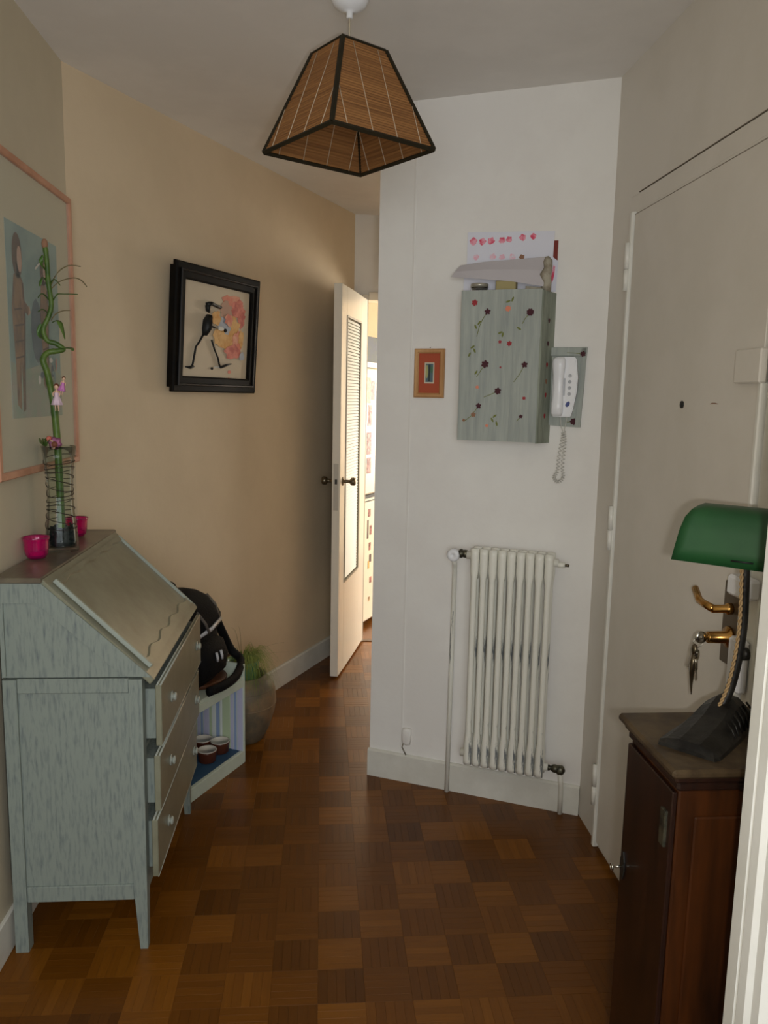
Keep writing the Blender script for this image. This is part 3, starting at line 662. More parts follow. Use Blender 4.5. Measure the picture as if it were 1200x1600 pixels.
# large print on the left wall
P1 = thing('framed_print', 'large print of two standing figures in a pale wood frame above the desk', 'picture', (XL+.002, 2.375, 1.667), ROTL)
PW, PH = .66, .836
mb = MB(); frame4(mb, PW, PH, .020, 0, -.019); mb.build('frame', TANWOOD, P1)
MB().box(-PW/2+.012, PW/2-.012, -.008, -.004, -PH/2+.012, PH/2-.012).build('mount', MATB, P1)
mb = MB(); a0, a1, b0, b1 = -.205, .195, -.262, .248
poly(mb, [(a0,b0),(a1,b0),(a1,b1),(a0,b1)], -.0081, PRINTBG)
poly(mb, [(a0,b0),(a1,b0),(a1,b0+.12),(a1-.1,b0+.16),(a0+.1,b0+.13),(a0,b0+.15)], -.0088, PRINTLOW)
def figure(cx, top, bot, s_):
    h_ = top-bot
    poly(mb, [(cx-.030*s_, bot+.02),(cx+.004, bot),(cx+.020*s_, bot+.006),(cx+.026*s_, bot+.25*h_),(cx+.040*s_, bot+.55*h_),(cx+.034*s_, bot+.74*h_),(cx+.010, bot+.80*h_),(cx-.022*s_, bot+.77*h_),(cx-.040*s_, bot+.58*h_),(cx-.030*s_, bot+.28*h_)], -.0095, COAT)
    poly(mb, ell(cx+.004, bot+.88*h_, .030*s_, .052*s_), -.0095, PHAIR)
    poly(mb, ell(cx+.016*s_, bot+.865*h_, .014*s_, .030*s_), -.0102, PFACE)
    poly(mb, [(cx+.010, bot+.60*h_),(cx+.060*s_, bot+.56*h_),(cx+.064*s_, bot+.61*h_),(cx+.02, bot+.66*h_)], -.0102, COAT)
    poly(mb, [(cx+.058*s_, bot+.56*h_),(cx+.074*s_, bot+.58*h_),(cx+.066*s_, bot+.62*h_)], -.0106, PFACE)
    poly(mb, [(cx-.010, bot-.002), (cx-.004, bot+.16*h_), (cx+.002, bot+.27*h_), (cx+.004, bot+.14*h_), (cx+.001, bot-.002)], -.0106, PRINTLOW)
    poly(mb, [(cx+.020*s_, bot+.10*h_),(cx+.026*s_, bot+.25*h_),(cx+.040*s_, bot+.55*h_),(cx+.034*s_, bot+.74*h_),(cx+.026*s_, bot+.74*h_),(cx+.032*s_, bot+.55*h_),(cx+.018*s_, bot+.25*h_)], -.0104, PHAIR, .0003)
    for q in range(4): poly(mb, [(cx-.028*s_, bot+(.30+.09*q)*h_), (cx+.028*s_, bot+(.32+.09*q)*h_), (cx+.028*s_, bot+(.33+.09*q)*h_), (cx-.028*s_, bot+(.31+.09*q)*h_)], -.0102, PHAIR, .0003)
    poly(mb, [(cx-.004, bot+.78*h_), (cx+.012*s_, bot+.78*h_), (cx+.012*s_, bot+.85*h_), (cx-.006, bot+.85*h_)], -.0098, PFACE, .0003)
figure(-.135, .222, -.246, 1.15)
figure(.065, .205, -.19, .85)
poly(mb, [(.00,.155),(.042,.178),(.044,.172),(.004,.150)], -.0102, PWHITE)
for k in range(12): poly(mb, ell(-.03+rg.uniform(0,.21), -.20+rg.uniform(0,.16), rg.uniform(.006,.016), rg.uniform(.006,.02), 8), -.0108-.0001*k, [PRED, PBLUE, PWHITE, PRINTBG][k % 4], .0001)
poly(mb, ell(0.0, -.02, .045, .09, 12), -.0092, PBLUE, .0002)
mb.build('printed_sheet', None, P1)
MB().box(-PW/2+.02, PW/2-.02, -.0135, -.0128, -PH/2+.02, PH/2-.02).build('glass', THINGLASS, P1)

# black box frame on the cream wall, leaning forward a little
Mx = Matrix.Rotation(ROTB, 4, 'Z') @ Matrix.Rotation(R(3.6), 4, 'X')
P2 = thing('box_frame_picture', 'black box frame with a striding inked figure and orange petals', 'picture', onB(.772, 1.487, .002), rot=Mx.to_euler())
BW, BH = .592, .492
f2 = MB(); f2.T = Matrix.Translation((0, 0, BH/2)); frame4(f2, BW-.01, BH-.035, .040, 0, -.018); f2.build('outer_frame', BLACKW, P2)
f2 = MB(); f2.T = Matrix.Translation((0, 0, BH/2)); frame4(f2, BW, BH, .062, -.018, -.036, .006); fro = f2.build('front_frame', BLACKW, P2)
f2 = MB(); f2.T = Matrix.Translation((0, 0, BH/2)); frame4(f2, BW-.05, BH-.05, .010, -.034, -.042, .003); f2.build('moulding_bead', mat('black_gloss', c8(20,18,17), .3, spec=.35), fro)
MB().box(-BW/2+.05, BW/2-.05, -.020, -.016, .05, BH-.05).build('backing_paper', PAPERC, P2)
# map from measured wall coords (s from .494..1.03, z) to local
def q2(s, z): return ((s-.772-.012)*1.0, z-1.487)
mb = MB(); LY = -.0205
for k, (s, z, rx, rz, m) in enumerate([(.885,1.86,.075,.035,ROSE),(.93,1.84,.05,.04,SALMON),(.84,1.83,.045,.035,PFACE),(.96,1.80,.028,.035,SALMON),(.90,1.76,.05,.045,OCHRE),(.83,1.755,.05,.045,GREYB),
        (.80,1.72,.045,.035,OCHRE),(.85,1.70,.06,.035,OCHRE),(.93,1.70,.035,.05,ROSE),(.90,1.66,.06,.030,SALMON),(.96,1.72,.02,.035,OCHRE),(.77,1.79,.03,.03,OCHRE),(.97,1.645,.018,.018,GREYB),(.86,1.79,.03,.025,ROSE)]):
    n_ = 14; ph = rg.uniform(0, 6)
    p_ = ell(*q2(s, z), rx, rz, n_); c_ = q2(s, z)
    p_ = [(c_[0]+(x-c_[0])*(1+.22*math.sin(3*i+ph)), c_[1]+(z_-c_[1])*(1+.22*math.cos(2*i+ph))) for i, (x, z_) in enumerate(p_)]
    poly(mb, p_, LY-.0004*k, m, .0006)
pet = mb.build('petal_collage', None, P2)
mb = MB()
def ink(pts, rad): mb.tube([(q2(*p)[0], LY-.006, q2(*p)[1]) for p in pts], rad, 6, flat=.6)
ink([(.680,1.715),(.655,1.685),(.634,1.665),(.629,1.64),(.620,1.60),(.614,1.588)], [.006,.0055,.005,.005,.005,.005])
ink([(.620,1.588),(.602,1.583),(.576,1.585)], [.009,.010,.005])
ink([(.74,1.70),(.765,1.66),(.79,1.63),(.80,1.605),(.812,1.592)], [.005,.0045,.0045,.005,.006])
ink([(.812,1.592),(.85,1.602),(.89,1.61)], [.008,.008,.003])
ink([(.715,1.795),(.70,1.77),(.695,1.74),(.69,1.715)], [.016,.030,.030,.014])
ink([(.70,1.835),(.725,1.845),(.76,1.838),(.79,1.835)], [.018,.012,.010,.012])
ink([(.702,1.835),(.705,1.815),(.715,1.808)], [.014,.012,.006])
ink([(.73,1.755),(.765,1.75),(.79,1.75)], [.006,.004,.003])
mb.ball((q2(.835,1.745)[0], LY-.006, q2(.835,1.745)[1]), .008, seg=8, ring=6); mb.ball((q2(.775,1.60)[0]-.02, LY-.003, q2(.775,1.585)[1]), .006, seg=8, ring=6)
mb.build('striding_figure', INK, P2)
for pg, yy, m_ in (([q2(.77,1.595), q2(.815,1.597), q2(.815,1.589), q2(.77,1.587)], LY-.001, PWHITE), (ell(*q2(.885,1.575), .012, .007), LY-.001, SALMON), (ell(*q2(.885,1.545), .014, .006), LY-.001, ROSE), (ell(*q2(.80,1.75), .022, .008), LY-.008, PWHITE)):
    mb = MB(); poly(mb, pg, yy, m_); mb.build('paper_scrap', None, P2)

# small wooden frame on the white wall
P3 = thing('small_framed_card', 'small pine frame with a red mat around a tiny picture, left of the painted box', 'picture', onD(.205, 1.569, .001), ROTD)
mb = MB(); frame4(mb, .112, .174, .017, 0, -.016, .005); mb.build('frame', PINE, P3)
MB().box(-.045, .045, -.006, -.003, -.074, .074).build('mat_board', REDMAT, P3)
mb = MB(); poly(mb, [(-.018,-.036),(.018,-.036),(.018,.038),(-.018,.038)], -.006, PAPERC)
poly(mb, [(-.014,-.031),(.014,-.031),(.014,.034),(-.014,.034)], -.0066, mat('card_blue', c8(86,106,116), .6)); poly(mb, [(-.003,-.028),(.003,-.028),(.004,.03),(-.003,.03)], -.0073, mat('card_dark', c8(44,54,50), .6))
poly(mb, ell(-.009,.006,.005,.024), -.0073, mat('card_yellow', c8(172,168,110), .6)); poly(mb, ell(.009,.014,.005,.014), -.0073, mat('card_green', c8(72,110,84), .6))
mb.build('tiny_picture', None, P3)
MB().ball((0,-.003,.091), .002, seg=8, ring=6).build('nail', PEWTER, P3)

# ------------------------------------------------------------------ painted box over the fuse board
FB = thing('painted_wall_box', 'grey green painted wall box decorated with pressed flowers, above the radiator', 'box', onD(0, 0), ROTD)
bx0, bx1, bz0, bz1, bd = .341, .611, 1.34, 1.842, .10
mb = MB(); t_ = .01
N = 14
def wavy(x, z, y):   # slightly uneven paper-covered board
    return y + .0015*math.sin(40*x+9*z) + .001*math.sin(17*z)
rows = []
for j in range(N+1):
    z = bz0+(bz1-bz0)*j/N; rows.append([(bx0+(bx1-bx0)*i/N, wavy(bx0+(bx1-bx0)*i/N, z, -bd), z) for i in range(N+1)] + [(bx1-(bx1-bx0)*i/N, -bd+t_, z) for i in range(N+1)])
mb.loft(rows, smooth=False); mb.build('front_board', BOXP, FB)
MB().box(bx0, bx0+.008, -bd+t_, 0, bz0, bz1).build('side_board', BOXP, FB); mb = MB(); mb.prism([(bx1-.001,-bd+.001),(bx1+.005,-bd+.001),(bx1+.031,0),(bx1+.020,0)], bz0-.003, bz1-.004, 'z'); mb.build('side_board', mat('painted_paper_side', c8(150,156,140), .75, col2=c8(128,134,120), scale=14, stretch=(3,3,.5), bump=.4, bscale=26), FB)
MB().box(bx0+.008, bx1-.001, -bd+t_, 0, bz0, bz0+.008).build('bottom_board', BOXP, FB)
MB().box(bx0+.008, bx1-.001, -bd+t_, 0, bz1-.030, bz1-.022).build('inner_shelf', BOXP, FB)
def flower(x, z, r, m, n=6, stem=None, y=-bd, par=FB, name='pressed_flower'):
    mb = MB(); 
    for k in range(n):
        a = 2*PI*k/n+.4; poly(mb, ell(x+r*.5*math.cos(a), z+r*.5*math.sin(a), r*.52, r*.36, 8, a), y-.0022-.0001*k, m, .0006)
    if stem:
        for (x2, z2), (x3, z3) in zip([(x, z)]+stem[:-1], stem):
            d = Vector((x3-x2, z3-z2)); nrm = Vector((-d.y, d.x)).normalized()*.0010
            poly(mb, [(x2-nrm.x, z2-nrm.y), (x3-nrm.x, z3-nrm.y), (x3+nrm.x, z3+nrm.y), (x2+nrm.x, z2+nrm.y)], y-.0020, FGREEN, .0004)
    mb.build(name, m, par)
flower(.387,1.801,.011,FRED); flower(.432,1.771,.011,FDARK,5,[(.415,1.745),(.405,1.72),(.398,1.69)]); flower(.501,1.78,.010,FPINK,7); flower(.575,1.767,.0125,FDARK,8,[(.558,1.745),(.55,1.73)])
flower(.43,1.598,.0135,FDARK,6,[(.415,1.575),(.402,1.555)]); flower(.51,1.666,.009,FRED); flower(.564,1.597,.011,FDARK,5,[(.548,1.565),(.53,1.54)]); flower(.477,1.509,.012,FDARK,6,[(.455,1.498),(.43,1.488)])
flower(.406,1.521,.006,FPINK); flower(.413,1.458,.010,FDARK,5,[(.39,1.425),(.365,1.405)]); flower(.396,1.428,.009,FTAN,5); flower(.559,1.426,.007,FDARK,5,[(.545,1.41)]); flower(.567,1.487,.006,FRED)
flower(.478,1.672,.006,FRED,5); flower(.483,1.588,.004,FRED,4); flower(.444,1.392,.006,FPINK,5); flower(.362,1.408,.006,FTAN,4)
for x, z, a in [(.385,1.655,.6),(.392,1.643,2.),(.375,1.63,1.1),(.50,1.803,0.3),(.515,1.81,1.2),(.54,1.715,2.6),(.486,1.695,1.4),(.478,1.702,.4),(.405,1.735,.9),(.393,1.722,2.),(.47,1.425,.7),(.462,1.412,2.1),(.40,1.57,1.),(.478,1.40,1.8)]:
    mb = MB(); poly(mb, ell(x, z, .0085, .0032, 10, a), -bd-.0022, FGREEN, .0005); mb.build('pressed_leaf', FGREEN, FB)
for z, m in [(1.745,FDARK),(1.67,FDARK),(1.60,FRED),(1.43,FRED),(1.545,FTAN),(1.50,FRED)]:
    mb = MB(); mb.T = Matrix.Translation((bx1+.018, -.05, z)) @ Matrix.Rotation(-R(14.6), 4, 'Z'); mb.prism([(.007*math.cos(a), .008*math.sin(a)*(1+.3*math.sin(3*a))) for a in [2*PI*i/10 for i in range(10)]], .0005, .0012, 'x'); mb.build('pressed_flower', m, FB)
# back plate that carries the intercom
PB = thing('intercom_backboard', 'small grey green backboard beside the painted box, holding the intercom', 'board', onD(0, 0), ROTD)
mb = MB(); pr = [(.633,1.398),(.69,1.394),(.745,1.393),(.7465,1.45),(.750,1.52),(.751,1.60),(.755,1.66),(.70,1.6595),(.633,1.659)]
mb.prism(pr, 0, -.010, 'y', None); mb.build('board', BOXP, PB)
mb = MB(); mb.box(.633, .753, -.018, -.010, 1.630, 1.659, ch=.002); mb.build('raised_edge', BOXP, PB)
mb = MB(); mb.prism([(.728,1.393),(.745,1.393),(.751,1.56),(.755,1.66),(.737,1.66),(.735,1.56)], -.010, -.018, 'y'); mb.build('raised_edge', BOXP, PB)
flower(.742,1.637,.010,FDARK,6,[(.715,1.640),(.69,1.641)],y=-.0172,par=PB); flower(.722,1.412,.012,FDARK,7,[(.70,1.410)],y=-.010,par=PB)
# intercom phone
IP = thing('intercom_handset', 'white wall intercom with handset and a coiled cord', 'intercom', onD(.686, 1.528, .0101), ROTD)
mb = MB()
bo = [(-.036,-.088),(-.030,-.100),(.028,-.100),(.034,-.08),(.044,-.02),(.046,.03),(.038,.092),(.032,.098),(-.024,.098),(-.036,.07)]
mb.prism(bo, 0, -.030, 'y'); mb.prism([(x*.94, z*.97) for x, z in bo], -.030, -.036, 'y'); mb.build('base_unit', PLASTW, IP)
rg_ = []
for z, wd, dp in [(-.097,.016,.046),(-.088,.019,.054),(-.055,.0195,.052),(-.03,.017,.047),(.0,.0165,.046),(.035,.018,.049),(.07,.0215,.056),(.088,.021,.056),(.096,.015,.048)]:
    cx_ = -.016; rg_.append([(cx_-wd, -.034, z), (cx_-wd*.98, -.034-(dp-.034)*.7, z), (cx_-wd*.6, -dp, z), (cx_+wd*.6, -dp, z), (cx_+wd*.98, -.034-(dp-.034)*.7, z), (cx_+wd, -.034, z)])
MB().loft(rg_).build('handset', PLASTW, IP)
MB().box(.002, .007, -.0385, -.0355, -.03, .028, ch=.001).build('cradle_slot', PLASTG, IP)
for z in (.036, .016, -.004, -.024):
    mb = MB(); mb.T = Matrix.Translation((.021, -.036, z)) @ Matrix.Rotation(PI/2, 4, 'X'); mb.lathe([(.0062,0),(.0058,.0014),(.0038,.0014),(.0034,.0006)], 16); mb.build('button', PLASTG, IP)
mb = MB(); poly(mb, ell(.018, -.058, .0065, .010, 16, -.5), -.0362, BLUED, .0005); mb.build('badge', BLUED, IP)
pts = []; turns = 26
pa = smoothpts([(-.006,-.020,-.099),(-.002,-.021,-.13),(.006,-.022,-.155),(.003,-.022,-.19),(-.004,-.022,-.24),(-.006,-.022,-.285),(-.016,-.022,-.307),(-.002,-.022,-.322),(.014,-.022,-.305),(.010,-.022,-.27),(.013,-.026,-.22),(.014,-.026,-.18),(.010,-.024,-.15),(.014,-.022,-.12),(.016,-.020,-.099)], 26)
n = len(pa)
for i, p in enumerate(pa):
    u = i/n; amp = .0052 if .14 < u < .86 else .0
    a = i*2*PI/7; t = (pa[min(i+1,n-1)]-pa[max(i-1,0)]).normalized(); x = t.cross(Vector((0,1,0))).normalized(); y = x.cross(t)
    pts.append(tuple(p + x*math.cos(a)*amp + y*math.sin(a)*amp))
MB().tube(pts, .0014, 5).build('coiled_cord', mat('cord_grey', c8(206,204,196), .5), IP)

# papers and small things standing on the box
SH = .0   # local frames on rad wall
pp = thing('stamped_paper', 'white paper with rows of pink rose stamps pinned above the painted box', 'paper', onD(0, 0), ROTD)
MB().prism([(.329,1.843),(.329,2.050),(.627,2.040),(.622,1.843)], -.004, -.0048, 'y').build('sheet', PAPERW, pp)
for k, (x, z, r, m) in enumerate([(.350,2.019,.013,STAMP),(.382,2.017,.012,STAMP),(.412,2.018,.012,STAMP),(.450,2.018,.011,STAMP),(.474,2.020,.010,STAMP),(.520,2.024,.011,STAMP),(.556,2.026,.010,STAMP),
        (.362,1.966,.010,STAMPP),(.420,1.965,.011,STAMPP),(.452,1.963,.010,STAMPP),(.488,1.962,.011,STAMPP),(.520,1.960,.009,FTAN)]):
    mb = MB(); p_ = [(x+r*(1+.16*math.sin(5*a+k))*math.cos(a), z+r*.95*(1+.16*math.cos(4*a+k))*math.sin(a)) for a in [2*PI*i/18 for i in range(18)]]; poly(mb, p_, -.0049, m, .0003); mb.build('rose_stamp', m, pp)
p2_ = MB(); p2_.prism([(.60,1.843),(.600,1.975),(.643,1.942),(.640,1.843)], -.0052, -.006, 'y', PAPERW); p2_.prism([(.626,1.87),(.632,1.895),(.634,1.925),(.628,1.93),(.622,1.89)], -.006, -.0063, 'y', STAMP)
tag(p2_.build('small_note', None, loc=onD(0,0), rotz=ROTD), 'narrow white note with a red mark behind the stone figure', 'paper')
tag(MB().box(.618, .640, -.0035, -.0005, 1.90, 2.010, ch=.0005).build('red_card', RED, loc=onD(0,0), rotz=ROTD), 'dark red card edge showing right of the stamped paper', 'card')
tag(MB().prism([(.322,1.843),(.322,1.905),(.335,1.91),(.60,1.90),(.60,1.843)], -.012, -.0128, 'y').build('blank_sheet', PAPERW, loc=onD(0,0), rotz=ROTD), 'blank white sheet behind the glass jar', 'paper')
mb = MB(); vs = []
top = [(.313,1.936,-.030),(.40,1.945,-.032),(.50,1.948,-.034),(.613,1.953,-.034)]; mid = [(.300,1.912,-.052),(.40,1.915,-.056),(.50,1.912,-.058),(.611,1.905,-.060)]; bot = [(.290,1.893,-.062),(.39,1.884,-.066),(.50,1.872,-.070),(.609,1.852,-.074)]
rows = [top, mid, bot]
for t in (0, .0008):
    for r_ in rows: vs += [(x, y-t, z) for x, z, y in r_]
fs = []
for r_ in range(2):
    for i in range(3): a = r_*4+i; fs += [(a, a+1, a+5, a+4), (a+12, a+16, a+17, a+13)]
for i in range(3): fs += [(i, i+12, i+13, i+1), (8+i, 9+i, 21+i, 20+i)]
for r_ in range(2): a = r_*4; fs += [(a, a+4, a+16, a+12), (a+3, a+15, a+19, a+7)]
mb.add(vs, fs); tag(mb.build('leaning_paper', GREYD, loc=onD(0,0), rotz=ROTD), 'greyish curled paper lying across the jar and wood block', 'paper')
zb_ = bz1-.022
j = thing('glass_jar', 'small lidded glass jar on the left of the painted box', 'jar', onD(.389, zb_, .052))
MB().lathe([(.024,0),(.029,.004),(.029,.030),(.026,.036),(.027,.0362),(.030,.030),(.0305,.003),(.026,-.0)], 24).build('jar_body', GLASS, j)
MB().lathe([(.0265,.0365),(.030,.0365),(.030,.048),(.028,.049)], 24).build('lid', JARG, j)
MB().lathe([(.018,.002),(.026,.006),(.026,.025),(.01,.027)], 16).build('jar_filling', STONEM, j)
tag(MB().box(-.034, .034, -.018, .018, 0, .056, ch=.003).build('wooden_block', WOODO, loc=onD(.482, zb_, .052), rotz=ROTD), 'olive brown wooden block beside the glass jar', 'block')
tag(MB().prism([(-.03,0),(.04,0),(.044,.028),(.0,.034),(-.026,.036)], -.014, .014, 'y').build('stone_slab', STONEM, loc=onD(.575, zb_, .050), rotz=ROTD), 'pale broken stone lying right of the wooden block', 'stone')
mb = MB(); mb.tube([(0,0,0),(.002,0,.03),(-.004,0,.055),(.004,0,.075),(.002,0,.098),(-.002,0,.112)], [.017,.015,.019,.014,.015,.006], 9); mb.build('x', STONEM)
o = bpy.data.objects['x']; o.name = 'stone_figure'; o.location = onD(.616, bz1-.005, .060); tag(o, 'rough beige stone figure on the right corner of the painted box', 'figurine')

# ------------------------------------------------------------------ radiator
RD = thing('radiator', 'white cast iron column radiator on the white wall', 'radiator', onD(0, 0), ROTD)
n = 9; s0, s1, z0, z1 = .404, .694, .165, .963; pw = (s1-s0)/n
def section():
    mb = MB(); w_ = pw*.47
    # front and rear tubes with swollen ends, joined by top and bottom headers
    prof = [(.0,.85),(.02,1),(.10,1.0),(.16,.86),(.86,.86),(.90,1.0),(.975,1.0),(1,.8)]
    for yc, dd in ((-.100,.013), (-.058,.012)):
        rings = []
        for t, k in prof:
            z = z0+(z1-z0)*t; a = w_*(k if .1 < t < .9 else 1)*(.82 if .12 < t < .88 else 1.0)
            rings.append([(a*math.cos(q)*1.0, yc+dd*math.sin(q), z) for q in [2*PI*i/12 for i in range(12)]])
        mb.loft(rings)
    mb.box(-w_*.97, w_*.97, -.108, -.046, z1-.045, z1-.008, ch=.008); mb.box(-w_*.97, w_*.97, -.108, -.046, z0+.01, z0+.05, ch=.008)
    mb.box(-w_*.5, w_*.5, -.106, -.05, z1-.115, z1-.045, ch=.004); mb.box(-w_*.5, w_*.5, -.106, -.05, z0+.05, z0+.11, ch=.004)
    return mb
sec = section().build('section', RADW, RD, loc=(s0+pw*.5, 0, 0))
for k in range(1, n):
    c = sec.copy(); C.objects.link(c); c.parent = RD; c.location = (s0+pw*(k+.5), 0, 0)
def htube(x0_, x1_, y, z, r, name, m, par, prof=None):
    mb = MB(); mb.T = Matrix.Translation((x0_, y, z)) @ Matrix.Rotation(PI/2, 4, 'Y'); L = x1_-x0_
    mb.lathe(prof or [(r, 0), (r, L)], 16); return mb.build(name, m, par)
htube(s0-.018, s1+.012, -.077, z1-.030, .014, 'top_hub', RADW, RD); htube(s0-.016, s1+.012, -.077, z0+.030, .014, 'bottom_hub', RADW, RD)
htube(s1+.010, s1+.034, -.077, z1-.036, .009, 'end_plug', RADW, RD); htube(s1+.034, s1+.048, -.077, z1-.036, .005, 'bleed_screw', PEWTER, RD)
v = htube(s0-.052, s0-.016, -.070, z1-.028, .0, 'top_valve', VALVE, RD, [(.008,0),(.015,.004),(.017,.012),(.013,.018),(.015,.022),(.015,.030),(.010,.036)])
mb = MB(); mb.T = Matrix.Translation((s0-.067, -.070, z1-.034)) @ Matrix.Rotation(PI/2, 4, 'X') @ Matrix.Translation((0,0,-.014)); mb.lathe([(.014,0),(.022,.006),(.023,.030),(.020,.036),(.006,.037),(.005,.034)], 24, flute=.03, nf=10); mb.build('valve_wheel', PLASTW, v)
MB().tube([(.336,-.068,z1-.05),(.333,-.045,z1-.075),(.327,-.020,.86),(.326,-.019,.5),(.325,-.022,0)], .0085, 12).build('supply_pipe', RADW, RD)
v = htube(s1+.010, s1+.050, -.070, z0+.026, 0, 'bottom_valve', VALVE, RD, [(.009,0),(.011,.006),(.007,.012),(.013,.018),(.015,.026),(.014,.036),(.008,.042)])
mb = MB(); mb.T = Matrix.Translation((s1+.054, -.066, z0+.022)) @ Matrix.Rotation(R(75), 4, 'X'); mb.lathe([(.006,-.016),(.016,-.012),(.018,.0),(.015,.012),(.008,.016)], 16, flute=.05, nf=6); mb.build('valve_cap', VALVE, v)
MB().tube([(s1+.055,-.064,z0+.014),(s1+.057,-.045,.12),(s1+.056,-.026,.085),(s1+.056,-.022,0)], .0085, 12).build('return_pipe', RADW, RD)
MB().tube([(s0+.02,-.05,z0-.004),(s0+.02,-.02,z0-.006),(s0+.02,0,z0-.01)], .004, 8).build('bracket', RADW, RD)
MB().tube([(s1-.02,-.05,z0+.02),(s1-.02,0,z0+.02)], .004, 8).build('bracket', RADW, RD)
# cable outlet near the floor
CO = thing('cable_outlet', 'small old painted cable outlet low on the white wall left of the radiator', 'outlet', onD(.153, .183), ROTD)
mb = MB(); rgs = []
for y, k in ((0,1),(-.010,.95),(-.014,.7)): rgs.append([(.019*k*x, y, .034*k*z+(-.002)) for x, z in [(-.9,1),(.0,1.08),(1,1),(1.02,0),(.8,-.9),(0,-1),(-.9,-.8),(-1,0)]])
mb.loft(rgs); mb.build('cover', WHITE, CO)
MB().tube([(-.012,-.006,-.030),(-.016,-.007,-.045),(-.008,-.007,-.06),(.002,-.012,-.072)], .0022, 6).build('cable', PEWTER, CO)

# ------------------------------------------------------------------ ceiling lamp
PL = thing('pendant_lamp', 'bamboo blind pyramid ceiling lamp with dark wooden edges', 'lamp', (.062, 2.20, H))
ZTp, ZBp = 2.362-H, 2.12-H; rt, rb_ = .0955, .2265; a0 = R(168.6)
top = [Vector((rt*math.cos(a0+k*PI/2), rt*math.sin(a0+k*PI/2), ZTp)) for k in range(4)]
bot = [Vector((rb_*math.cos(a0+k*PI/2), rb_*math.sin(a0+k*PI/2), ZBp)) for k in range(4)]
for k in range(4):
    j2 = (k+1) % 4; t0, t1, b0_, b1_ = top[k], top[j2], bot[k], bot[j2]
    nn = (b1_-b0_).cross(t0-b0_).normalized(); 
    if nn.dot((b0_+b1_)/2) < 0: nn = -nn
    NS = 34; pan = MB(); vs = []; fs = []
    for r_ in range(NS):      # horizontal bamboo splints
        u0, u1 = r_/NS, (r_+1)/NS; um = (u0+u1)/2
        L0, R0 = b0_.lerp(t0, u0), b1_.lerp(t1, u0); L1, R1 = b0_.lerp(t0, u1), b1_.lerp(t1, u1); Lm, Rm = b0_.lerp(t0, um), b1_.lerp(t1, um)
        n0 = len(vs); vs += [tuple(v) for v in (L0, R0, L1, R1, Lm+nn*.0016, Rm+nn*.0016, Lm-nn*.0016, Rm-nn*.0016)]
        fs += [tuple(n0+i for i in q) for q in ((0,1,5,4),(4,5,3,2),(1,0,6,7),(7,6,2,3),(0,4,2,6),(1,7,3,5))]
    pan.add(vs, fs); po = pan.build('shade_panel', SHADEW, PL)
    for q in range(4):
        u = .14+.24*q; pt_b = b0_.lerp(b1_, u); 
        pt_t_u = .5 + (u-.5)*1.0
        # strings hang square to the lower edge and run off the slanting side
        pt = pt_b + (t0.lerp(t1, .5)-b0_.lerp(b1_, .5)) + (b1_-b0_)*(u-.5)*0.0
        full = (t0.lerp(t1,.5)-b0_.lerp(b1_,.5)); e_ = (b1_-b0_); Lb = e_.length; Lt = (t1-t0).length
        off_ = abs(u-.5)*Lb; kmax = min(1, (Lb/2-off_)/((Lb-Lt)/2)) if off_ > Lt/2 else 1
        up2 = pt_b + full*(kmax*.97)
        for s_ in (1, -1): MB().tube([tuple(pt_b+nn*.0022*s_), tuple(pt_b.lerp(up2,.5)+nn*.0024*s_), tuple(up2+nn*.0022*s_)], .0011, 5).build('string', STRING, po)
mb = MB()
def bar(a_, b__, r_, name): MB().tube([tuple(a_), tuple(b__)], r_, 4, smooth=False).build(name, SHADEF, PL)
for k in range(4):
    bar(top[k], top[(k+1) % 4], .0055, 'edge_bar'); bar(bot[k], bot[(k+1) % 4], .0065, 'edge_bar'); bar(bot[k], top[k], .0068, 'corner_bar')
bar(top[0], top[2], .002, 'spider_wire'); bar(top[1], top[3], .002, 'spider_wire')
MB().lathe([(.050,0),(.049,-.012),(.040,-.028),(.020,-.040),(.008,-.043),(.008,-.056),(.006,-.057)], 28).build('ceiling_rose', PLASTW, PL)
MB().tube([(0,0,-.05),(.001,0,-.12),(0,0,-.19)], .0022, 8).build('cord', mat('flex_cream', c8(200,186,160), .5), PL)
MB().lathe([(.010,-.135),(.018,-.15),(.019,-.19),(.012,-.192)], 18).build('bulb_holder', PLASTW, PL)
MB().lathe([(.012,-.192),(.014,-.205),(.028,-.235),(.030,-.255),(.022,-.278),(.005,-.288)], 20).build('bulb', mat('bulb_glass', c8(230,228,220), .2), PL)

# ------------------------------------------------------------------ cabinet at the right
CB = thing('dark_wood_cabinet', 'narrow dark mahogany cabinet in the lower right corner', 'cabinet', (.575, 1.17, 0))
cw, cdp = .345, .245
MB().box(.022, cw, .02, cdp-.022, .03, .845, ch=.003).build('body', MAHOG, CB)
MB().box(.0, cw+.01, 0, cdp, .874, .890, ch=.005).build('top_board', MAHTOP, CB)
mb = MB(); mb.box(.010, cw, .010, cdp-.010, .862, .875, ch=.004); mb.box(.016, cw, .015, cdp-.016, .845, .863, ch=.005); mb.build('cornice', MAHOGD, CB)
MB().box(.014, cw, .012, cdp-.014, .0, .05, ch=.004).build('plinth', MAHOGD, CB)
dr = MB().box(.013, .022, .024, cdp-.026, .055, .840, ch=.002).build('door', MAHOGD, CB)
MB().box(.008, .014, .036, .055, .735, .80, ch=.001).build('hinge', VALVE, dr)
MB().box(.008, .014, .036, .055, .15, .215, ch=.001).build('hinge', VALVE, dr)
mb = MB(); mb.prism([(cdp-.042+.010*math.cos(a), .597+.026*math.sin(a)*(1+.15*math.cos(4*a))) for a in [2*PI*i/18 for i in range(18)]], .0125, .010, 'x'); mb.build('escutcheon', BLACKI, dr)
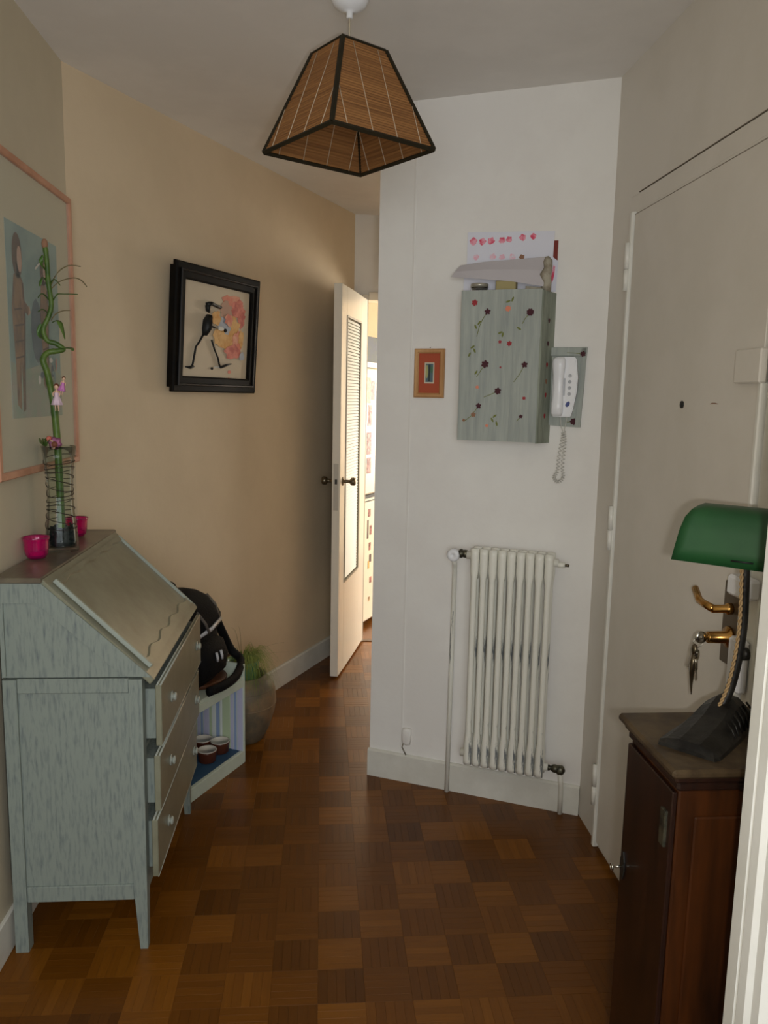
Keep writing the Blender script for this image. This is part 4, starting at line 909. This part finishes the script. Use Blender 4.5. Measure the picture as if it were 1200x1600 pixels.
mb = MB(); mb.tube([(.011,cdp-.042,.595),(-.004,cdp-.042,.594)], .0022, 8); mb.tube([(-.010,cdp-.042+.006*math.cos(a),.594+.006*math.sin(a)) for a in [2*PI*i/12 for i in range(13)]], .0018, 6); mb.build('key', STEEL, dr)
mb = MB(); mb.box(.05, cw-.0, .014, .020, .10, .80, ch=.003); mb.build('front_panel', MAHOG, CB)

# banker's lamp on the cabinet
BL = thing('bankers_lamp', 'old desk lamp with a long green enamel shade on the dark cabinet', 'lamp', (.712, 1.315, .890), R(42.7))
# base: long wedge with ribbed hump
mb = MB(); rings = []
for x, hw, h_ in [(-.118,.045,.008),(-.105,.050,.016),(-.06,.050,.020),(.0,.049,.030),(.035,.046,.044),(.055,.042,.052),(.080,.042,.050),(.105,.042,.030),(.118,.038,.012)]:
    rings.append([(x,-hw-.004,0),(x,-hw-.002,.006),(x,-hw*.8,h_*.7),(x,-hw*.35,h_),(x,hw*.35,h_),(x,hw*.8,h_*.7),(x,hw+.002,.006),(x,hw+.004,0)])
mb.loft(rings, smooth=False); base = mb.build('base', BLACKI, BL)
for k in range(7): MB().tube([(-.02+.016*k,-.048,.010),(-.016+.016*k,-.040,.022+.003*min(k,4)),(-.010+.016*k,-.028,.030+.003*min(k,4))], .0022, 6).build('rib', BLACKI, base)
inv = Matrix.Translation((.712, 1.315, .890)) @ Matrix.Rotation(R(42.7), 4, 'Z'); inv = inv.inverted()
def lw(p): return tuple(inv @ Vector(p))
stem = smoothpts([(.742,1.345,.925),(.757,1.345,.965),(.766,1.345,1.02),(.770,1.345,1.08),(.768,1.345,1.14),(.764,1.345,1.20),(.758,1.345,1.245)], 5)
MB().tube([lw(p) for p in stem], .0085, 12).build('stem', BLACKI, BL)
twist = smoothpts([tuple(q) for q in stem[:-3]], 6)
for ph in (0, PI):
    MB().tube([lw((p[0]-.010+.0019*math.cos(i*.55+ph), p[1]-.006+.0019*math.sin(i*.55+ph), p[2])) for i, p in enumerate(twist)], .0019, 6).build('twisted_cord', CORDT, BL)
MB().tube([lw((.770,1.340,1.03)), lw((.780,1.34,1.03))], .012, 12).build('switch_collar', BLACKI, BL)
# shade: long hood, axis from a to b, half cylinder section, rounded ends
sa = Vector((.618, 1.330, 1.208)); sb_ = Vector((.800, 1.165, 1.208)); ax = (sb_-sa); LL = ax.length; ax.normalize()
back = Vector((-ax.y, ax.x, 0)); 
if back.y < 0: back = -back
rows = []
NK = 16
cs = [(0,0),(.002,.025),(.006,.055),(.013,.077),(.024,.090),(.042,.096),(.076,.097),(.092,.094),(.108,.085),(.122,.068),(.134,.042),(.140,.0)]
for i in range(15):
    t = i/14; ro = []
    for (dy, dz) in cs:
        f = dz/.097; ins = .016*f + .014*f**8
        p = sa + ax*(LL/2 + (t-.5)*(LL-2*ins)) + back*dy + Vector((0,0,dz)); ro.append(p)
    cc_ = sa + ax*(LL/2+(t-.5)*LL*.985) + back*.07
    ri = [cc_ + (Vector((p.x,p.y,p.z))-cc_)*.965 for p in ro]
    ri = [Vector((p.x, p.y, max(p.z, sa.z))) for p in ri]
    rows.append([tuple(inv @ p) for p in ro] + [tuple(inv @ p) for p in ri[::-1]])
mb = MB(); mb.loft(rows); mb.build('shade', GREENM, BL)
MB().tube([lw(sa+ax*.10+Vector((0,0,.012))-back*.0005), lw(sa+ax*.135+Vector((0,0,.012))-back*.0005)], .0016, 6).build('shade_slot', INK, BL)
MB().tube([lw((.735,1.33,1.21)), lw((.735,1.33,1.235)), lw((.758,1.345,1.245))], .008, 8).build('shade_bracket', BLACKI, BL)
MB().tube([lw(smoothpts([(.775,1.36,.905),(.81,1.37,.915),(.85,1.365,.897),(.88,1.36,.894)],4)[i]) for i in range(13)], .0022, 6).build('power_cord', CORDT, BL)

# ------------------------------------------------------------------ white cubby with its striped lining, against the cream wall
CU = thing('open_cubby_box', 'low white open cubby with a striped lining, beyond the desk', 'shelf', onB(0, 0), ROTB)
u0, u1, dep, zt = .165, .553, .292, .415; yb = -.016; yf = -.306
MB().box(u1-.012, u1, yf, yb, 0, zt, ch=.0015).build('side_board', CUBBYW, CU); MB().box(u0, u0+.012, yf, yb, 0, zt, ch=.0015).build('side_board', CUBBYW, CU)
MB().box(u0+.012, u1-.012, yf+.004, yb, .352, .366).build('top_board', CUBBYW, CU)
MB().box(u0+.012, u1-.012, yf, yf+.016, .322, .352, ch=.001).build('front_rail', CUBBYW, CU)
MB().box(u0+.012, u1-.012, yf, yf+.016, .0, .052, ch=.001).build('base_rail', CUBBYW, CU)
MB().box(u0+.012, u1-.012, yf+.016, yb, .040, .050).build('bottom_board', CUBBYB, CU)
MB().box(u0+.012, u1-.012, yb-.012, yb, .05, .352).build('back_board', STW, CU)
x = u0+.014; k = 0
wds = [.012,.006,.020,.008,.010,.026,.006,.012]; sm_ = [STB, STW, STG, STL, STB, STL, STG, STW]
while x < u1-.03:
    w_ = wds[k % 8]; MB().box(x, x+w_, yb-.0135, yb-.012, .05, .352).build('lining_stripe', sm_[k % 8], CU); x += w_+.002; k += 1
y = yf+.004; k = 0
while y < yb-.03:
    w_ = wds[(k+2) % 8]*1.3; MB().box(u1-.0135, u1-.012, y, y+w_, .05, .322).build('lining_stripe', sm_[(k+3) % 8], CU); y += w_+.004; k += 1
for (px_, py_), lab in zip([(-.397+.0, 3.065), (-.437, 2.985), (-.468, 3.085)], ['brown and white ramekin on the right of the cubby shelf', 'brown and white ramekin nearest the front of the cubby', 'brown and white ramekin at the back left of the cubby']):
    r_ = thing('ramekin', lab, 'bowl', (px_, py_, .0502), group='ramekins in the cubby')
    MB().lathe([(.030,0),(.034,.004),(.0375,.040),(.0385,.046),(.0372,.046),(.0365,.041),(.034,.041)], 30, flute=.008, nf=30, cap=True).build('outer_body', RAMK, r_)
    MB().lathe([(.0382,.0462),(.0366,.0490),(.0346,.0470),(.0325,.0440),(.026,.0425),(.004,.0420)], 30).build('glazed_inside', RAMW, r_)

# backpack and what lies under it
tray = thing('round_wooden_board', 'dark brown round wooden board under the black backpack', 'board', onB(.42, .366, .165), ROTB)
MB().lathe([(.10,0),(.118,.004),(.122,.016),(.118,.022),(.10,.020),(.05,.018)], 36).build('board', BROWNL, tray)
bk = thing('pale_box', 'thin pale box lying behind the backpack strap, above the cubby end', 'box', onB(.555, .416, .150), ROTB)
MB().box(-.075, .075, -.05, .05, 0, .014, ch=.001).build('box_base', BROWNL, bk); MB().box(-.077, .077, -.052, .052, .014, .030, ch=.002).build('box_lid', mat('box_pale', c8(188,176,158), .6), bk)
BPk = thing('backpack', 'black nylon backpack with grey straps leaning on the cubby', 'backpack', onB(.345, .389, .192), ROTB+R(6))
def superring(cx, cy, z, rx, ry, n=24, p=2.8, tw=0):
    out = []
    for i in range(n):
        a = 2*PI*i/n; c, s_ = math.cos(a), math.sin(a); q = 1/((abs(c)**p+abs(s_)**p)**(1/p))
        wob = 1+.03*math.sin(3*a+z*40)+.02*math.sin(5*a-z*60)
        out.append((cx+rx*q*c*wob, cy+ry*q*s_*wob, z))
    return out
rings = [superring(0,-.0,.0,.105,.062), superring(0,-.002,.010,.125,.075), superring(.004,-.004,.07,.138,.085), superring(.004,-.0,.14,.138,.085), superring(.002,.004,.20,.132,.080), superring(-.006,.010,.26,.120,.073), superring(-.022,.024,.31,.095,.06), superring(-.034,.032,.345,.07,.045), superring(-.04,.036,.358,.03,.02)]
body = MB().loft(rings).build('main_body', BAG, BPk)
rings = [superring(.01,-.075,.03,.078,.018), superring(.01,-.085,.05,.092,.034), superring(.01,-.088,.11,.095,.036), superring(.008,-.080,.16,.09,.03), superring(.006,-.070,.178,.06,.015)]
MB().loft(rings).build('front_pocket', BAG, BPk)
rings = [superring(-.005,-.05,.20,.112,.034), superring(-.005,-.052,.22,.122,.040), superring(-.006,-.048,.255,.124,.045), superring(-.010,-.036,.295,.116,.048), superring(-.022,-.018,.33,.098,.048), superring(-.040,.002,.358,.070,.040), superring(-.055,.015,.374,.035,.022)]
MB().loft(rings).build('top_flap', BAG, BPk)
MB().tube(smoothpts([(-.05,.02,.355),(-.085,.02,.40),(-.12,.03,.405),(-.14,.04,.37)],5), .014, 8, flat=.7).build('grab_handle', BAG, BPk)
MB().tube([(-.10,-.082,.205),(.0,-.098,.222),(.085,-.088,.238)], .0055, 6, flat=1.6).build('reflective_strip', REFL, BPk)
MB().tube([(-.075,-.078,.30),(-.04,-.093,.25),(-.025,-.100,.212)], .006, 6).build('webbing_strap', BAGG, BPk)
MB().tube([(.055,-.045,.338),(.062,-.078,.300),(.080,-.085,.245)], .008, 6, flat=.6).build('webbing_strap', BAGG, BPk)
for x in (-.012, .022): MB().tube([(x,-.122,.135),(x+.002,-.126,.115),(x+.006,-.124,.10)], .0055, 6).build('zip_pull', REFL, BPk)
MB().tube(smoothpts([(.07,.0,.30),(.135,-.02,.25),(.185,-.035,.16),(.225,-.055,.07),(.222,-.102,.030),(.13,-.132,.002),(.02,-.138,.000),(-.07,-.12,.002)],5), [.020]*26+[.019]*10, 8, flat=.8).build('shoulder_strap', BAG, BPk)
MB().tube(smoothpts([(-.09,.0,.27),(-.14,-.02,.2),(-.15,-.04,.1),(-.11,-.085,.02)],5), .015, 8, flat=.55).build('shoulder_strap', BAG, BPk)

# stoneware jar, teal pot, grass
JR = thing('stoneware_jar', 'big rounded stoneware jar on the floor beyond the cubby', 'jar', onB(.745, 0, .172))
MB().lathe([(.080,0),(.088,.006),(.115,.06),(.136,.13),(.142,.18),(.138,.225),(.118,.265),(.100,.28),(.102,.292),(.092,.292),(.090,.278),(.11,.26),(.128,.22),(.13,.18),(.12,.1),(.07,.02)], 40).build('jar_body', POTM, JR)
for z, r_ in ((.235,.1345),(.165,.1425)): MB().lathe([(r_-.002,z-.003),(r_+.0005,z),(r_-.002,z+.003)], 40, cap=False).build('throwing_ring', POTM, JR)
TP = thing('teal_flowerpot', 'teal glazed flowerpot standing in the mouth of the stoneware jar', 'flowerpot', onB(.745, .262, .172))
MB().lathe([(.050,.0),(.055,.005),(.068,.075),(.072,.092),(.069,.092),(.064,.075),(.060,.07)], 30).build('pot', TEAL, TP)
MB().lathe([(.01,.068),(.062,.070),(.0625,.074),(.01,.078)], 20).build('potting_soil', DARKG, TP)
MB().box(-.01, .01, -.01, .01, -.0, .001).build('pot_foot', TEAL, TP)
GRo = thing('spider_grass', 'tuft of fine green grass drooping from the teal flowerpot', 'plant', onB(.745, .338, .172))
mb = MB(); rr_ = random.Random(11)
def blade(mb, a, reach, up_, droop, wd):
    dx, dy = math.cos(a), math.sin(a); p0 = Vector((dx*.02*rr_.random(), dy*.02*rr_.random(), 0)); n_ = 7; vs = []; fs = []
    for i in range(n_+1):
        t = i/n_; r_ = reach*(t**.8); z = up_*math.sin(min(1, t*1.5)*PI/2) - droop*max(0, t-.35)**1.6
        c_ = p0 + Vector((dx*r_, dy*r_, z)); sd = Vector((-dy, dx, 0))*wd*(1-t*.9)
        vs += [tuple(c_-sd), tuple(c_+Vector((0,0,wd*.4))), tuple(c_+sd)]
    for i in range(n_): a_ = i*3; fs += [(a_,a_+1,a_+4,a_+3),(a_+1,a_+2,a_+5,a_+4)]
    mb.add(vs, fs, smooth=True)
for k in range(330):
    a = rr_.uniform(0, 2*PI)
    a = a if rr_.random() < .3 else rr_.uniform(-1.7, .3)
    blade(mb, a, rr_.uniform(.06, .150), rr_.uniform(.03, .095), rr_.uniform(.08, .42), .0015)
o = mb.build('grass_blades', GRASSM, GRo); o['kind'] = 'stuff'
for k, (a, rch, u_, dr_) in enumerate([(.5,.19,.06,.0),(.4,.21,.03,.02),(2.2,.10,.13,0),(1.9,.07,.14,0)]):
    mb = MB(); blade(mb, a, rch, u_, dr_, .0014); mb.build('dry_blade', DRYLEAF, GRo)
